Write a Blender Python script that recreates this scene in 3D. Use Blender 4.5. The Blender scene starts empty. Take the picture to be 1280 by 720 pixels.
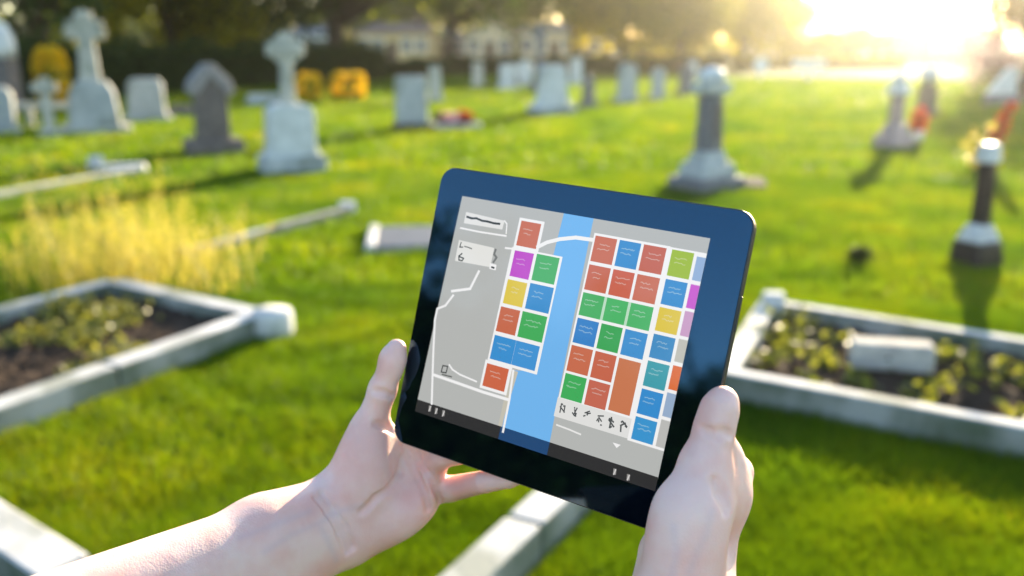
import bpy, bmesh, math, random
import numpy as np
from mathutils import Vector, Matrix
random.seed(7)
rng = np.random.default_rng(7)
D = bpy.data
scene = bpy.context.scene
COL = scene.collection
R = math.radians

# ------------------------------------------------------------------ camera
F = 1150.0
PITCH = 14.7
CZ = 1.55
cam_d = D.cameras.new('camera')
cam_d.sensor_width = 36.0
cam_d.lens = F * 36.0 / 1280.0
cam_d.clip_start = 0.02
cam_d.clip_end = 3000
cam = D.objects.new('camera', cam_d)
COL.objects.link(cam)
cam.location = (0, 0, CZ)
cam.rotation_euler = (R(90 - PITCH), 0, 0)
scene.camera = cam
cam_d.dof.use_dof = True
cam_d.dof.focus_distance = 0.61
cam_d.dof.aperture_fstop = (cam_d.lens / 1000) / 0.0084
cam_d.dof.aperture_blades = 0
CP, SP = math.cos(R(PITCH)), math.sin(R(PITCH))
EXP = 2.08
SUN_AZ, SUN_EL = 26.0, 12.0


def ray(px, py):
    x, y = (px - 640) / F, -(py - 360) / F
    return Vector((x, CP + y * SP, -SP + y * CP))


def G(px, py, z=0.0):
    r = ray(px, py)
    t = (z - CZ) / r.z
    return Vector((r.x * t, r.y * t, z))


def ZH(g, py):
    """height above ground at which the point over g shows at image row py"""
    k = -(py - 360) / F
    # k = v/depth ; depth = y*CP - h*SP ; v = y*SP + h*CP (h = z-CZ)
    h = g.y * (k * CP - SP) / (CP + k * SP)
    return h + CZ


def PXM(g, px):
    """metres spanned by px pixels at ground point g"""
    dep = g.y * CP - (0.5 - CZ) * SP
    return px / F * dep


def C2W(p):
    x, y, z = p
    return Vector((x, -z * CP + y * SP, CZ + z * SP + y * CP))


def CW_arr(A):
    x, y, z = A[:, 0], A[:, 1], A[:, 2]
    return np.stack([x, -z * CP + y * SP, CZ + z * SP + y * CP], 1)


# ------------------------------------------------------------------ helpers
def tag(o, label=None, cat=None, group=None, kind=None):
    if label: o['label'] = label
    if cat: o['category'] = cat
    if group: o['group'] = group
    if kind: o['kind'] = kind
    return o


def empty(name, loc, rz=0.0):
    o = D.objects.new(name, None)
    COL.objects.link(o)
    o.location = loc
    o.rotation_euler = (0, 0, rz)
    o.empty_display_size = 0.1
    return o


def link_bm(name, bm, m, parent=None, smooth=False, bevel=0.0):
    me = D.meshes.new(name)
    bmesh.ops.recalc_face_normals(bm, faces=bm.faces[:])
    bm.to_mesh(me)
    bm.free()
    ms = m if isinstance(m, (list, tuple)) else [m]
    for q in ms: me.materials.append(q)
    if smooth:
        me.polygons.foreach_set('use_smooth', [True] * len(me.polygons))
    o = D.objects.new(name, me)
    COL.objects.link(o)
    if parent: o.parent = parent
    if bevel > 0:
        b = o.modifiers.new('bevel', 'BEVEL')
        b.width = bevel
        b.segments = 2
        b.limit_method = 'ANGLE'
    return o


def np_mesh(name, V, Fc, m, parent=None, smooth=False, nv=4):
    me = D.meshes.new(name)
    V = np.asarray(V, np.float32)
    Fc = np.asarray(Fc, np.int32)
    me.vertices.add(len(V))
    me.vertices.foreach_set('co', V.ravel())
    me.loops.add(Fc.size)
    me.loops.foreach_set('vertex_index', Fc.ravel())
    me.polygons.add(len(Fc))
    me.polygons.foreach_set('loop_start', np.arange(0, Fc.size, nv, dtype=np.int32))
    me.polygons.foreach_set('loop_total', np.full(len(Fc), nv, np.int32))
    if smooth:
        me.polygons.foreach_set('use_smooth', np.ones(len(Fc), bool))
    me.update(calc_edges=True)
    me.materials.append(m)
    o = D.objects.new(name, me)
    COL.objects.link(o)
    if parent: o.parent = parent
    return o


def box(bm, x0, x1, y0, y1, z0, z1, taper=0.0, mat=0):
    t = taper
    vs = [bm.verts.new(p) for p in ((x0, y0, z0), (x1, y0, z0), (x1, y1, z0), (x0, y1, z0),
                                    (x0 + t, y0 + t, z1), (x1 - t, y0 + t, z1), (x1 - t, y1 - t, z1), (x0 + t, y1 - t, z1))]
    for f in ((0, 3, 2, 1), (4, 5, 6, 7), (0, 1, 5, 4), (1, 2, 6, 5), (2, 3, 7, 6), (3, 0, 4, 7)):
        bm.faces.new([vs[i] for i in f]).material_index = mat
    return vs


def prism(bm, pts, y0, y1):
    """outline in x,z extruded along y"""
    a = [bm.verts.new((x, y0, z)) for x, z in pts]
    b = [bm.verts.new((x, y1, z)) for x, z in pts]
    n = len(pts)
    bm.faces.new(a)
    bm.faces.new(b[::-1])
    for i in range(n):
        bm.faces.new((a[i], b[i], b[(i + 1) % n], a[(i + 1) % n]))


def tube(bm, pts, rad, seg=8, cap=True):
    rings = []
    n = len(pts)
    for i, p in enumerate(pts):
        p = Vector(p)
        d = (Vector(pts[min(i + 1, n - 1)]) - Vector(pts[max(i - 1, 0)])).normalized()
        u = d.orthogonal().normalized()
        v = d.cross(u)
        r = rad[i] if isinstance(rad, (list, tuple)) else rad
        rings.append([bm.verts.new(p + (u * math.cos(a) + v * math.sin(a)) * r)
                      for a in [2 * math.pi * k / seg for k in range(seg)]])
    for a, b in zip(rings, rings[1:]):
        # match nearest start
        off = min(range(seg), key=lambda k: (a[0].co - b[k].co).length)
        for k in range(seg):
            bm.faces.new((a[k], a[(k + 1) % seg], b[(k + 1 + off) % seg], b[(k + off) % seg]))
    if cap:
        bm.faces.new(rings[0][::-1])
        bm.faces.new(rings[-1])


def lathe(bm, prof, c=(0, 0, 0), seg=16):
    rings = []
    for r, z in prof:
        rings.append([bm.verts.new((c[0] + r * math.cos(2 * math.pi * k / seg), c[1] + r * math.sin(2 * math.pi * k / seg), c[2] + z)) for k in range(seg)])
    for a, b in zip(rings, rings[1:]):
        for k in range(seg):
            bm.faces.new((a[k], a[(k + 1) % seg], b[(k + 1) % seg], b[k]))
    bm.faces.new(rings[0][::-1])
    bm.faces.new(rings[-1])


# ------------------------------------------------------------------ materials
def srgb(r, g, b):
    f = lambda c: (c / 255 / 12.92) if c / 255 <= 0.04045 else ((c / 255 + 0.055) / 1.055) ** 2.4
    return (f(r), f(g), f(b), 1.0)


def nodes(name):
    m = D.materials.new(name)
    m.use_nodes = True
    nt = m.node_tree
    for n in list(nt.nodes): nt.nodes.remove(n)
    out = nt.nodes.new('ShaderNodeOutputMaterial')
    return m, nt, out


def mat(name, c1, c2=None, scale=6.0, rough=0.8, bump=0.3, bscale=60.0, spec=0.3, metal=0.0, coords='Object', detail=6.0, coat=0.0, bdist=0.01, c3=None, s3=1.5):
    m, nt, out = nodes(name)
    N, L = nt.nodes, nt.links
    p = N.new('ShaderNodeBsdfPrincipled')
    L.new(p.outputs[0], out.inputs[0])
    p.inputs['Roughness'].default_value = rough
    p.inputs['Specular IOR Level'].default_value = spec
    p.inputs['Metallic'].default_value = metal
    p.inputs['Coat Weight'].default_value = coat
    tc = N.new('ShaderNodeTexCoord')
    c2 = c2 or tuple(v * 0.8 for v in c1)
    nz = N.new('ShaderNodeTexNoise')
    nz.inputs['Scale'].default_value = scale
    nz.inputs['Detail'].default_value = detail
    L.new(tc.outputs[coords], nz.inputs['Vector'])
    cr = N.new('ShaderNodeValToRGB')
    cr.color_ramp.elements[0].position = 0.35
    cr.color_ramp.elements[1].position = 0.65
    cr.color_ramp.elements[0].color = (*c2[:3], 1)
    cr.color_ramp.elements[1].color = (*c1[:3], 1)
    L.new(nz.outputs['Fac'], cr.inputs[0])
    src = cr.outputs[0]
    if c3:
        n3 = N.new('ShaderNodeTexNoise')
        n3.inputs['Scale'].default_value = s3
        n3.inputs['Detail'].default_value = 4
        L.new(tc.outputs[coords], n3.inputs['Vector'])
        r3 = N.new('ShaderNodeMapRange')
        r3.inputs['From Min'].default_value = 0.5
        r3.inputs['From Max'].default_value = 0.68
        L.new(n3.outputs['Fac'], r3.inputs['Value'])
        mx = N.new('ShaderNodeMix')
        mx.data_type = 'RGBA'
        L.new(r3.outputs[0], mx.inputs[0])
        L.new(src, mx.inputs[6])
        mx.inputs[7].default_value = (*c3[:3], 1)
        src = mx.outputs[2]
    L.new(src, p.inputs['Base Color'])
    if bump > 0:
        nb = N.new('ShaderNodeTexNoise')
        nb.inputs['Scale'].default_value = bscale
        nb.inputs['Detail'].default_value = 5
        L.new(tc.outputs[coords], nb.inputs['Vector'])
        b = N.new('ShaderNodeBump')
        b.inputs['Strength'].default_value = bump
        b.inputs['Distance'].default_value = bdist
        L.new(nb.outputs['Fac'], b.inputs['Height'])
        L.new(b.outputs[0], p.inputs['Normal'])
    return m


def leaf_mat(name, c1, c2, trans=0.45, tcol=None, rough=0.5):
    """thin leaf: diffuse/gloss plus translucency, every leaf its own tint"""
    m, nt, out = nodes(name)
    N, L = nt.nodes, nt.links
    g = N.new('ShaderNodeNewGeometry')
    cr = N.new('ShaderNodeValToRGB')
    cr.color_ramp.elements[0].color = (*c2, 1)
    cr.color_ramp.elements[1].color = (*c1, 1)
    L.new(g.outputs['Random Per Island'], cr.inputs[0])
    p = N.new('ShaderNodeBsdfPrincipled')
    p.inputs['Roughness'].default_value = rough
    p.inputs['Specular IOR Level'].default_value = 0.25
    L.new(cr.outputs[0], p.inputs['Base Color'])
    t = N.new('ShaderNodeBsdfTranslucent')
    mul = N.new('ShaderNodeMix')
    mul.data_type = 'RGBA'
    mul.blend_type = 'MULTIPLY'
    mul.inputs[0].default_value = 1.0
    L.new(cr.outputs[0], mul.inputs[6])
    mul.inputs[7].default_value = (*(tcol or (2.4, 2.0, 0.7)), 1)
    L.new(mul.outputs[2], t.inputs['Color'])
    mx = N.new('ShaderNodeMixShader')
    mx.inputs[0].default_value = trans
    L.new(p.outputs[0], mx.inputs[1])
    L.new(t.outputs[0], mx.inputs[2])
    L.new(mx.outputs[0], out.inputs[0])
    return m


GRAN_L = mat('granite_pale', (.50, .50, .47), (.34, .35, .34), 6, .6, .15, 90, c3=(.22, .23, .19), s3=2.2)
GRAN_W = mat('marble_white', (.70, .69, .66), (.52, .52, .49), 5, .5, .1, 80, c3=(.36, .36, .31), s3=2.0)
GRAN_M = mat('granite_mid', (.19, .19, .20), (.11, .11, .125), 20, .4, .15, 90)
GRAN_D = mat('granite_dark', (.035, .03, .034), (.015, .014, .016), 30, .3, .1, 90)
BROWN_S = mat('sandstone_brown', (.17, .14, .125), (.10, .085, .08), 10, .7, .3, 60)
CREAM_S = mat('limestone_cream', (.60, .56, .47), (.42, .39, .32), 9, .75, .3, 60, c3=(.30, .29, .23), s3=3)
PINK_S = mat('granite_pink', (.42, .31, .29), (.30, .22, .21), 16, .4, .1, 90)
KERB_M = mat('kerb_stone', (.70, .67, .64), (.50, .48, .46), 5, .85, .6, 45, c3=(.30, .30, .25), s3=2.3, bdist=.006)
KERB_D = mat('kerb_weathered', (.33, .31, .28), (.20, .19, .17), 10, .85, .5, 45, c3=(.5, .48, .45), s3=2)
SOIL = mat('soil', (.075, .05, .035), (.03, .02, .014), 12, .95, 1.0, 30, spec=.1, bdist=.03)
BARK = mat('bark', (.13, .085, .06), (.06, .04, .03), 5, .9, .8, 12, bdist=.04)
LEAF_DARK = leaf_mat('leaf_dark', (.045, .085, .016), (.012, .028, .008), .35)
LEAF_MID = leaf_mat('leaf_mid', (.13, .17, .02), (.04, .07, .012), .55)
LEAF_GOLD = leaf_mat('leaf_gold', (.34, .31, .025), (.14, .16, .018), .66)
LEAF_BROWN = leaf_mat('leaf_brown', (.14, .09, .03), (.06, .05, .02), .45)
LEAF_YEL = leaf_mat('leaf_yellow_flower', (.85, .62, .02), (.78, .48, .015), .35, (1.1, 1.05, .8))
LEAF_BED = leaf_mat('leaf_bed', (.17, .20, .04), (.025, .045, .015), .4)
LEAF_BED_Y = leaf_mat('leaf_bed_yellow', (.27, .26, .05), (.09, .11, .025), .35, (1.5, 1.4, .8))
WEED_M = leaf_mat('weed_gold', (.50, .42, .12), (.25, .26, .06), .5, (1.4, 1.25, .7))
RED_F = leaf_mat('petal_red', (.6, .05, .02), (.45, .12, .02), .3, (1.3, 1, 1))
PINK_F = leaf_mat('petal_pink', (.8, .5, .5), (.7, .35, .38), .3, (1, 1, 1))
WHITE_P = mat('white_paint', (.8, .8, .78), (.74, .73, .7), 5, .5, 0)


KERB_SHADE = mat('kerb_shaded_side', (.20, .205, .17), (.09, .11, .07), 7, .9, .6, 40, c3=(.34, .33, .30), s3=2.5, bdist=.006)  # shade painted into the colour of the kerbs' upright faces
BLOCK_M = mat('block_stone', (.58, .53, .46), (.36, .33, .30), 9, .9, .8, 40, c3=(.25, .23, .2), s3=4, bdist=.01)
SLAB_D = mat('slab_dark', (.07, .065, .06), (.04, .04, .04), 10, .95, .5, 40, spec=.05)


def lawn_material():
    m, nt, out = nodes('lawn')
    N, L = nt.nodes, nt.links
    g = N.new('ShaderNodeNewGeometry')
    p = N.new('ShaderNodeBsdfPrincipled')
    p.inputs['Roughness'].default_value = .85
    p.inputs['Specular IOR Level'].default_value = .1
    n1 = N.new('ShaderNodeTexNoise'); n1.inputs['Scale'].default_value = .55; n1.inputs['Detail'].default_value = 5
    n2 = N.new('ShaderNodeTexNoise'); n2.inputs['Scale'].default_value = 9; n2.inputs['Detail'].default_value = 6
    L.new(g.outputs['Position'], n1.inputs['Vector']); L.new(g.outputs['Position'], n2.inputs['Vector'])
    c1 = N.new('ShaderNodeValToRGB')
    c1.color_ramp.elements[0].position = .35; c1.color_ramp.elements[1].position = .65
    c1.color_ramp.elements[0].color = (.038, .075, .004, 1); c1.color_ramp.elements[1].color = (.11, .12, .005, 1)
    c2 = N.new('ShaderNodeValToRGB')
    c2.color_ramp.elements[0].position = .3; c2.color_ramp.elements[1].position = .7
    c2.color_ramp.elements[0].color = (.45, .5, .5, 1); c2.color_ramp.elements[1].color = (1.15, 1.1, 1, 1)
    L.new(n1.outputs['Fac'], c1.inputs[0]); L.new(n2.outputs['Fac'], c2.inputs[0])
    mx = N.new('ShaderNodeMix'); mx.data_type = 'RGBA'; mx.blend_type = 'MULTIPLY'; mx.inputs[0].default_value = 1
    L.new(c1.outputs[0], mx.inputs[6]); L.new(c2.outputs[0], mx.inputs[7])
    L.new(mx.outputs[2], p.inputs['Base Color'])
    b = N.new('ShaderNodeBump'); b.inputs['Strength'].default_value = 1; b.inputs['Distance'].default_value = .09
    n3 = N.new('ShaderNodeTexNoise'); n3.inputs['Scale'].default_value = 26; n3.inputs['Detail'].default_value = 6
    L.new(g.outputs['Position'], n3.inputs['Vector']); L.new(n3.outputs['Fac'], b.inputs['Height'])
    L.new(b.outputs[0], p.inputs['Normal'])
    t = N.new('ShaderNodeBsdfTranslucent')
    L.new(p.outputs[0], out.inputs[0])
    return m


def blade_material():
    m, nt, out = nodes('grass_blade')
    N, L = nt.nodes, nt.links
    g = N.new('ShaderNodeNewGeometry')
    n1 = N.new('ShaderNodeTexNoise'); n1.inputs['Scale'].default_value = .8; n1.inputs['Detail'].default_value = 4
    L.new(g.outputs['Position'], n1.inputs['Vector'])
    ad = N.new('ShaderNodeMath'); ad.operation = 'MULTIPLY_ADD'
    L.new(g.outputs['Random Per Island'], ad.inputs[0]); ad.inputs[1].default_value = .4
    sub = N.new('ShaderNodeMath'); sub.operation = 'MULTIPLY_ADD'
    L.new(n1.outputs['Fac'], sub.inputs[0]); sub.inputs[1].default_value = 1.6; sub.inputs[2].default_value = -.55
    L.new(sub.outputs[0], ad.inputs[2])
    cr = N.new('ShaderNodeValToRGB')
    e = cr.color_ramp.elements
    e[0].position = .1; e[0].color = (.029, .078, .005, 1)
    e[1].position = 1.0; e[1].color = (.215, .20, .008, 1)
    x = e.new(.55); x.color = (.086, .150, .005, 1)
    L.new(ad.outputs[0], cr.inputs[0])
    p = N.new('ShaderNodeBsdfPrincipled'); p.inputs['Roughness'].default_value = .55; p.inputs['Specular IOR Level'].default_value = .2
    L.new(cr.outputs[0], p.inputs['Base Color'])
    t = N.new('ShaderNodeBsdfTranslucent')
    mu = N.new('ShaderNodeMix'); mu.data_type = 'RGBA'; mu.blend_type = 'MULTIPLY'; mu.inputs[0].default_value = 1
    L.new(cr.outputs[0], mu.inputs[6]); mu.inputs[7].default_value = (2.2, 2.0, .8, 1)
    L.new(mu.outputs[2], t.inputs['Color'])
    ms = N.new('ShaderNodeMixShader'); ms.inputs[0].default_value = .5
    L.new(p.outputs[0], ms.inputs[1]); L.new(t.outputs[0], ms.inputs[2])
    L.new(ms.outputs[0], out.inputs[0])
    return m


# ------------------------------------------------------------------ setting
LAWN = lawn_material()
bm = bmesh.new()
vs = [bm.verts.new(p) for p in ((-900, -300, 0), (900, -300, 0), (900, 1500, 0), (-900, 1500, 0))]
bm.faces.new(vs)
ground = link_bm('lawn', bm, LAWN)
tag(ground, 'green mown cemetery lawn with dappled golden light', 'lawn', kind='structure')

# ------------------------------------------------------------------ grave surrounds
MASKS = []   # polygons (xy) where no grass grows


def kerb_bar(name, A, B, w, h, m, parent, z0=-.03, bev=.012, ext=0.0):
    """one stone bar whose top centre line runs A->B"""
    A, B = Vector((A.x, A.y, 0)), Vector((B.x, B.y, 0))
    d = (B - A); Ln = d.length; d.normalize()
    A = A - d * ext; B = B + d * ext; Ln += 2 * ext
    bm = bmesh.new()
    n = max(1, int(Ln / .9))
    for k in range(n):   # stone lengths butted with narrow joints
        a, b = Ln * k / n, Ln * (k + 1) / n - (.006 if k < n - 1 else 0)
        dz = random.uniform(-.004, .004)
        box(bm, a, b, -w / 2, w / 2, z0, h + dz, .004)
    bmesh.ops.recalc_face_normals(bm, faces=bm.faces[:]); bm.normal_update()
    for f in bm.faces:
        if abs(f.normal.z) < .5: f.material_index = 1  # upright faces get the stone with shade in its colour
    o = link_bm(name, bm, [m, KERB_SHADE], parent, bevel=bev)
    ang = math.atan2(d.y, d.x)
    M = Matrix.Translation((A.x, A.y, 0)) @ Matrix.Rotation(ang, 4, 'Z')
    if parent: M = Matrix.Translation(-parent.location) @ M
    o.matrix_local = M
    nrm = Vector((-d.y, d.x, 0)) * (w / 2 + .004)
    MASKS.append([(A + nrm).xy, (B + nrm).xy, (B - nrm).xy, (A - nrm).xy])
    return o


def flat_poly(name, pts, z, m, parent, rough=.0, sub=24, mask=True):
    """gently uneven sheet filling a quad a,b,c,d"""
    a, b, c, d = [Vector((p.x, p.y, 0)) for p in pts]
    V = []; Q = []
    for i in range(sub + 1):
        for j in range(sub + 1):
            u, v = i / sub, j / sub
            p = (a * (1 - u) + b * u) * (1 - v) + (d * (1 - u) + c * u) * v
            zz = z + (random.uniform(-1, 1) * rough if 0 < i < sub and 0 < j < sub else 0)
            V.append((p.x - parent.location.x, p.y - parent.location.y, zz))
    for i in range(sub):
        for j in range(sub):
            k = i * (sub + 1) + j
            Q.append((k, k + sub + 1, k + sub + 2, k + 1))
    if mask: MASKS.append([a.xy, b.xy, c.xy, d.xy])
    return np_mesh(name, V, Q, m, parent, True)


def quad_leaves(cents, size, n_per=1, jit=0.0, up=0.3, aspect=.6):
    """random leaf quads at cents (N,3)"""
    N = len(cents)
    d = rng.normal(size=(N, 3)); d[:, 2] += up; d /= np.linalg.norm(d, axis=1)[:, None]
    e = rng.normal(size=(N, 3)); e -= (e * d).sum(1)[:, None] * d; e /= np.linalg.norm(e, axis=1)[:, None]
    f = np.cross(d, e)
    s = size * rng.uniform(.6, 1.3, size=(N, 1))
    a = cents - e * s * .5; c = cents + e * s * .5
    b = cents + f * s * aspect * .5; g = cents - f * s * aspect * .5
    V = np.stack([a, b, c, g], 1).reshape(-1, 3)
    Q = np.arange(4 * N).reshape(-1, 4)
    return V, Q


def rosette_plants(centers, hgt, leaf, n):
    """low leafy plants: clusters of leaves about each centre"""
    P = []
    for (x, y, z, s) in centers:
        k = max(4, int(n * s))
        q = rng.normal(size=(k, 3)) * np.array([.5, .5, .35]) * hgt * s
        q[:, 2] = np.abs(q[:, 2]) + .01
        P.append(q + np.array([x, y, z]))
    return quad_leaves(np.concatenate(P), leaf, up=.8)


GX = 0.14
# -- left bed
h_ = .13
n0 = G(-140, 551, h_); n1 = G(322, 389, h_); n2 = G(140, 349, h_); n3 = G(-190, 432, h_)
s1 = empty('grave_surround', (n1.x, n1.y, 0))
tag(s1, 'pale stone grave kerb with rounded corner stone around brown soil, below the golden weeds', 'grave kerb', 'stone kerbs framing graves')
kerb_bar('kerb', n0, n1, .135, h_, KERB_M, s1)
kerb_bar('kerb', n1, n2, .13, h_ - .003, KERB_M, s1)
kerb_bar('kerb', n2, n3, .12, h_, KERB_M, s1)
flat_poly('soil', (n0, n1, n2, n3), .055, SOIL, s1, .022, 40)
bm = bmesh.new()
lathe(bm, [(.14, 0), (.15, .02), (.15, .15), (.147, .18), (.13, .2), (.01, .205)], seg=10)
c = link_bm('corner_stone', bm, KERB_M, s1, True)
cc = G(340, 392, .13); c.location = (cc.x - s1.location.x, cc.y - s1.location.y, -.01)
c.scale = (.78, .7, .82)
# bed plants (left)
pts = []
for k in range(120):
    u, v = random.uniform(.3, .97), random.uniform(.1, .92)
    g = (n0 * (1 - u) + n1 * u) * (1 - v) + (n3 * (1 - u) + n2 * u) * v
    if math.sin(g.x * 5 + 1) * math.sin(g.y * 4.2) < .12: continue
    pts.append((g.x, g.y, .05, random.uniform(.5, 1.3)))
V, Q = rosette_plants(pts, .10, .05, 26)
o = np_mesh('bed_plants', V, Q, LEAF_BED_Y)
tag(o, 'low yellow-green leafy plants on the brown soil of the left grave bed', 'plants', kind='stuff')

# -- right bed
a0 = G(905, 462, h_); a1 = G(1420, 557, h_); b0 = G(962, 375, h_); b1 = G(1420, 446, h_)
s2 = empty('grave_surround', (a0.x, a0.y, 0))
tag(s2, 'pale stone grave kerb around the planted bed right of the tablet, holding a small block', 'grave kerb', 'stone kerbs framing graves')
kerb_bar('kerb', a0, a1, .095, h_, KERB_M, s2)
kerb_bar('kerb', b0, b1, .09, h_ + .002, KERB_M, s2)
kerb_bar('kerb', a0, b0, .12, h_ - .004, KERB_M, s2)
flat_poly('soil', (a0, a1, b1, b0), .05, SOIL, s2, .022, 40)
bm = bmesh.new(); box(bm, -.07, .07, -.06, .06, 0, .19, .012)
o = link_bm('corner_block', bm, KERB_M, s2, bevel=.015)
g = G(967, 372, .16); o.location = (g.x - s2.location.x, g.y - s2.location.y, 0); o.rotation_euler = (0, 0, -.2)
pts = []
for k in range(66):
    u, v = random.random(), random.uniform(.12, .9)
    p = (a0 * (1 - u) + a1 * u) * (1 - v) + (b0 * (1 - u) + b1 * u) * v
    d = ray(1, 1)
    gp = G(1116, 440)
    if (Vector((p.x, p.y)) - Vector((gp.x, gp.y))).length < .22: continue
    pts.append((p.x, p.y, .05, random.uniform(.4, 1.2) * (1.5 if u < .12 and v > .5 else 1)))
V, Q = rosette_plants(pts, .09, .062, 15)
o = np_mesh('bed_plants', V, Q, LEAF_BED)
tag(o, 'dark green and lime leafy plants growing in the grave bed right of the tablet', 'plants', kind='stuff')
# plaque block
g = G(1113, 458, .06); g2 = G(1166, 463, .06)
pl = empty('grave_marker', (g.x, g.y, .05), -.22)
tag(pl, 'small oblong pale stone block lying in the planted bed at right', 'grave marker')
bm = bmesh.new(); box(bm, -.19, .19, -.05, .09, .0, .13, .006)
bk = link_bm('block', bm, BLOCK_M, pl, bevel=.012)

# -- nearest kerbs below the camera
c0 = G(384, 905, h_); c1 = G(-330, 441, h_); c2 = G(893, 427, h_)
s3 = empty('grave_surround', (c0.x, c0.y, 0))
tag(s3, 'nearest white stone kerb, crossing the bottom edge of the picture below the hands', 'grave kerb', 'stone kerbs framing graves')
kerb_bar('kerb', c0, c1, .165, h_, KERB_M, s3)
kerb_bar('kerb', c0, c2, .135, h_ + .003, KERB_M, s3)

# -- thin kerbs further off
def lone_kerb(pA, pB, w, h, m, label, blocks=()):
    A, B = G(*pA, h), G(*pB, h)
    e = empty('kerb_strip', (A.x, A.y, 0))
    tag(e, label, 'kerb', 'low kerb strips in the lawn')
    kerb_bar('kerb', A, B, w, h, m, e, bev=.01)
    for (px, py, sx, sy, sz) in blocks:
        g = G(px, py, h)
        bm = bmesh.new(); box(bm, -sx, sx, -sy, sy, 0, sz, .02)
        o = link_bm('end_block', bm, KERB_M, e, bevel=.012)
        o.location = (g.x - e.location.x, g.y - e.location.y, 0)
        o.rotation_euler = (0, 0, .25)
    return e

lone_kerb((225, 312), (436, 258), .09, .08, KERB_D, 'dark weathered kerb strip running back from the golden weeds to a pale end stone', [(434, 256, .09, .07, .11)])
lone_kerb((-60, 250), (172, 209), .12, .07, KERB_M, 'pale kerb strip at the left edge, in front of the stone cross', [(120, 205, .10, .08, .17), (152, 208, .30, .10, .10)])

# flat ledger slabs
def ledger(pa, w, l, h, yaw, m, label, head=None):
    g = G(*pa)
    e = empty('ledger_slab', (g.x, g.y, 0), yaw)
    tag(e, label, 'grave slab', 'flat grave slabs')
    bm = bmesh.new(); box(bm, -w / 2, w / 2, -l / 2, l / 2, -.02, h, .015)
    link_bm('slab', bm, m, e, bevel=.015)
    if head:
        bm = bmesh.new(); box(bm, -w / 2 - .02, -w / 2 + .07, -l / 2 - .01, l / 2 + .01, -.02, h + .015, .01)
        link_bm('head_block', bm, KERB_M, e, bevel=.01)
    MASKS.append([(Matrix.Rotation(yaw, 2) @ Vector(q)) + g.xy for q in ((-w / 2, -l / 2), (w / 2, -l / 2), (w / 2, l / 2), (-w / 2, l / 2))])
    return e

ledger((535, 302), .95, .85, .06, .10, GRAN_M, 'grey flat grave slab with white end, half hidden behind the tablet', True)
ledger((930, 231), .50, .8, .05, -.2, SLAB_D, 'thin dark slab lying right of the tall central monument')

# ------------------------------------------------------------------ headstones
def outline_round(w, h, sh, n=10):
    """slab outline, straight to sh then arched to h"""
    pts = [(-w / 2, 0), (w / 2, 0), (w / 2, sh)]
    for k in range(1, n):
        a = math.pi * k / n
        pts.append((w / 2 * math.cos(a), sh + (h - sh) * math.sin(a)))
    pts.append((-w / 2, sh))
    return pts


GRP = 'gravestones standing on the lawn'


def stone(name, px, py, yaw, label, cat='gravestone', group=GRP):
    g = G(px, py)
    e = empty(name, (g.x, g.y + .15, 0), R(yaw))
    tag(e, label, cat, group)
    return e, g


def base(e, w, d, h, m, z=-.03, taper=.01, name='base'):
    bm = bmesh.new(); box(bm, -w / 2, w / 2, -d / 2, d / 2, z, h, taper)
    return link_bm(name, bm, m, e, bevel=.02)


def celtic(e, z0, z1, arm, w, d, m, ring=True, armz=None):
    """tapering shaft, arms and wheel"""
    H = z1 - z0
    az = armz if armz else z0 + H * .78
    bm = bmesh.new()
    prism(bm, [(-w * .62, z0), (w * .62, z0), (w * .45, az - w * .5), (arm, az - w * .55), (arm, az + w * .55),
               (w * .45, az + w * .5), (w * .5, z1), (-w * .5, z1), (-w * .45, az + w * .5), (-arm, az + w * .55),
               (-arm, az - w * .55), (-w * .45, az - w * .5)], -d / 2, d / 2)
    link_bm('cross', bm, m, e, bevel=.02)
    if ring:
        bm = bmesh.new()
        r1, r0 = arm * .80, arm * .50
        seg = 28
        vs = []
        for k in range(seg):
            a = 2 * math.pi * k / seg
            for (r, y) in ((r0, -d * .3), (r1, -d * .3), (r1, d * .3), (r0, d * .3)):
                vs.append(bm.verts.new((r * math.cos(a), y, az + r * math.sin(a))))
        for k in range(seg):
            i, j = 4 * k, 4 * ((k + 1) % seg)
            for q in range(4):
                bm.faces.new((vs[i + q], vs[i + (q + 1) % 4], vs[j + (q + 1) % 4], vs[j + q]))
        link_bm('wheel', bm, m, e)


# 1 tall stone cross at left
e, g = stone('cross_monument', 116, 166, 22, 'tall pale stone cross on a rounded block, leftmost large cross', 'cross monument')
w = PXM(g, 62); hp = ZH(g, 102); ht = ZH(g, 14)
base(e, w * 1.35, w * .95, .12, CREAM_S)
bm = bmesh.new(); prism(bm, [(-w * .5, .1), (w * .5, .1), (w * .42, hp * .8), (w * .3, hp), (-w * .3, hp), (-w * .42, hp * .8)], -w * .3, w * .3)
link_bm('pedestal', bm, GRAN_L, e, bevel=.03)
aw = PXM(g, 21)
celtic(e, hp - .01, ht, aw, PXM(g, 20), w * .28, CREAM_S, False, armz=ZH(g, 37))
bm = bmesh.new(); prism(bm, [(-aw * 1.12, ZH(g, 44)), (-aw * 1.12, ZH(g, 36)), (0, ht + .05), (aw * 1.12, ZH(g, 36)), (aw * 1.12, ZH(g, 44)), (0, ZH(g, 22))], -w * .16, w * .16)
link_bm('gable_cap', bm, CREAM_S, e, bevel=.01)

# 2 little cross
e, g = stone('cross_monument', 58, 172, 15, 'thin low stone cross standing left of the tallest cross, behind the rail', 'cross monument')
celtic(e, .0, ZH(g, 97), PXM(g, 15), PXM(g, 11), .12, CREAM_S, False, armz=ZH(g, 110))
base(e, .35, .3, .12, CREAM_S)
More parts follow.
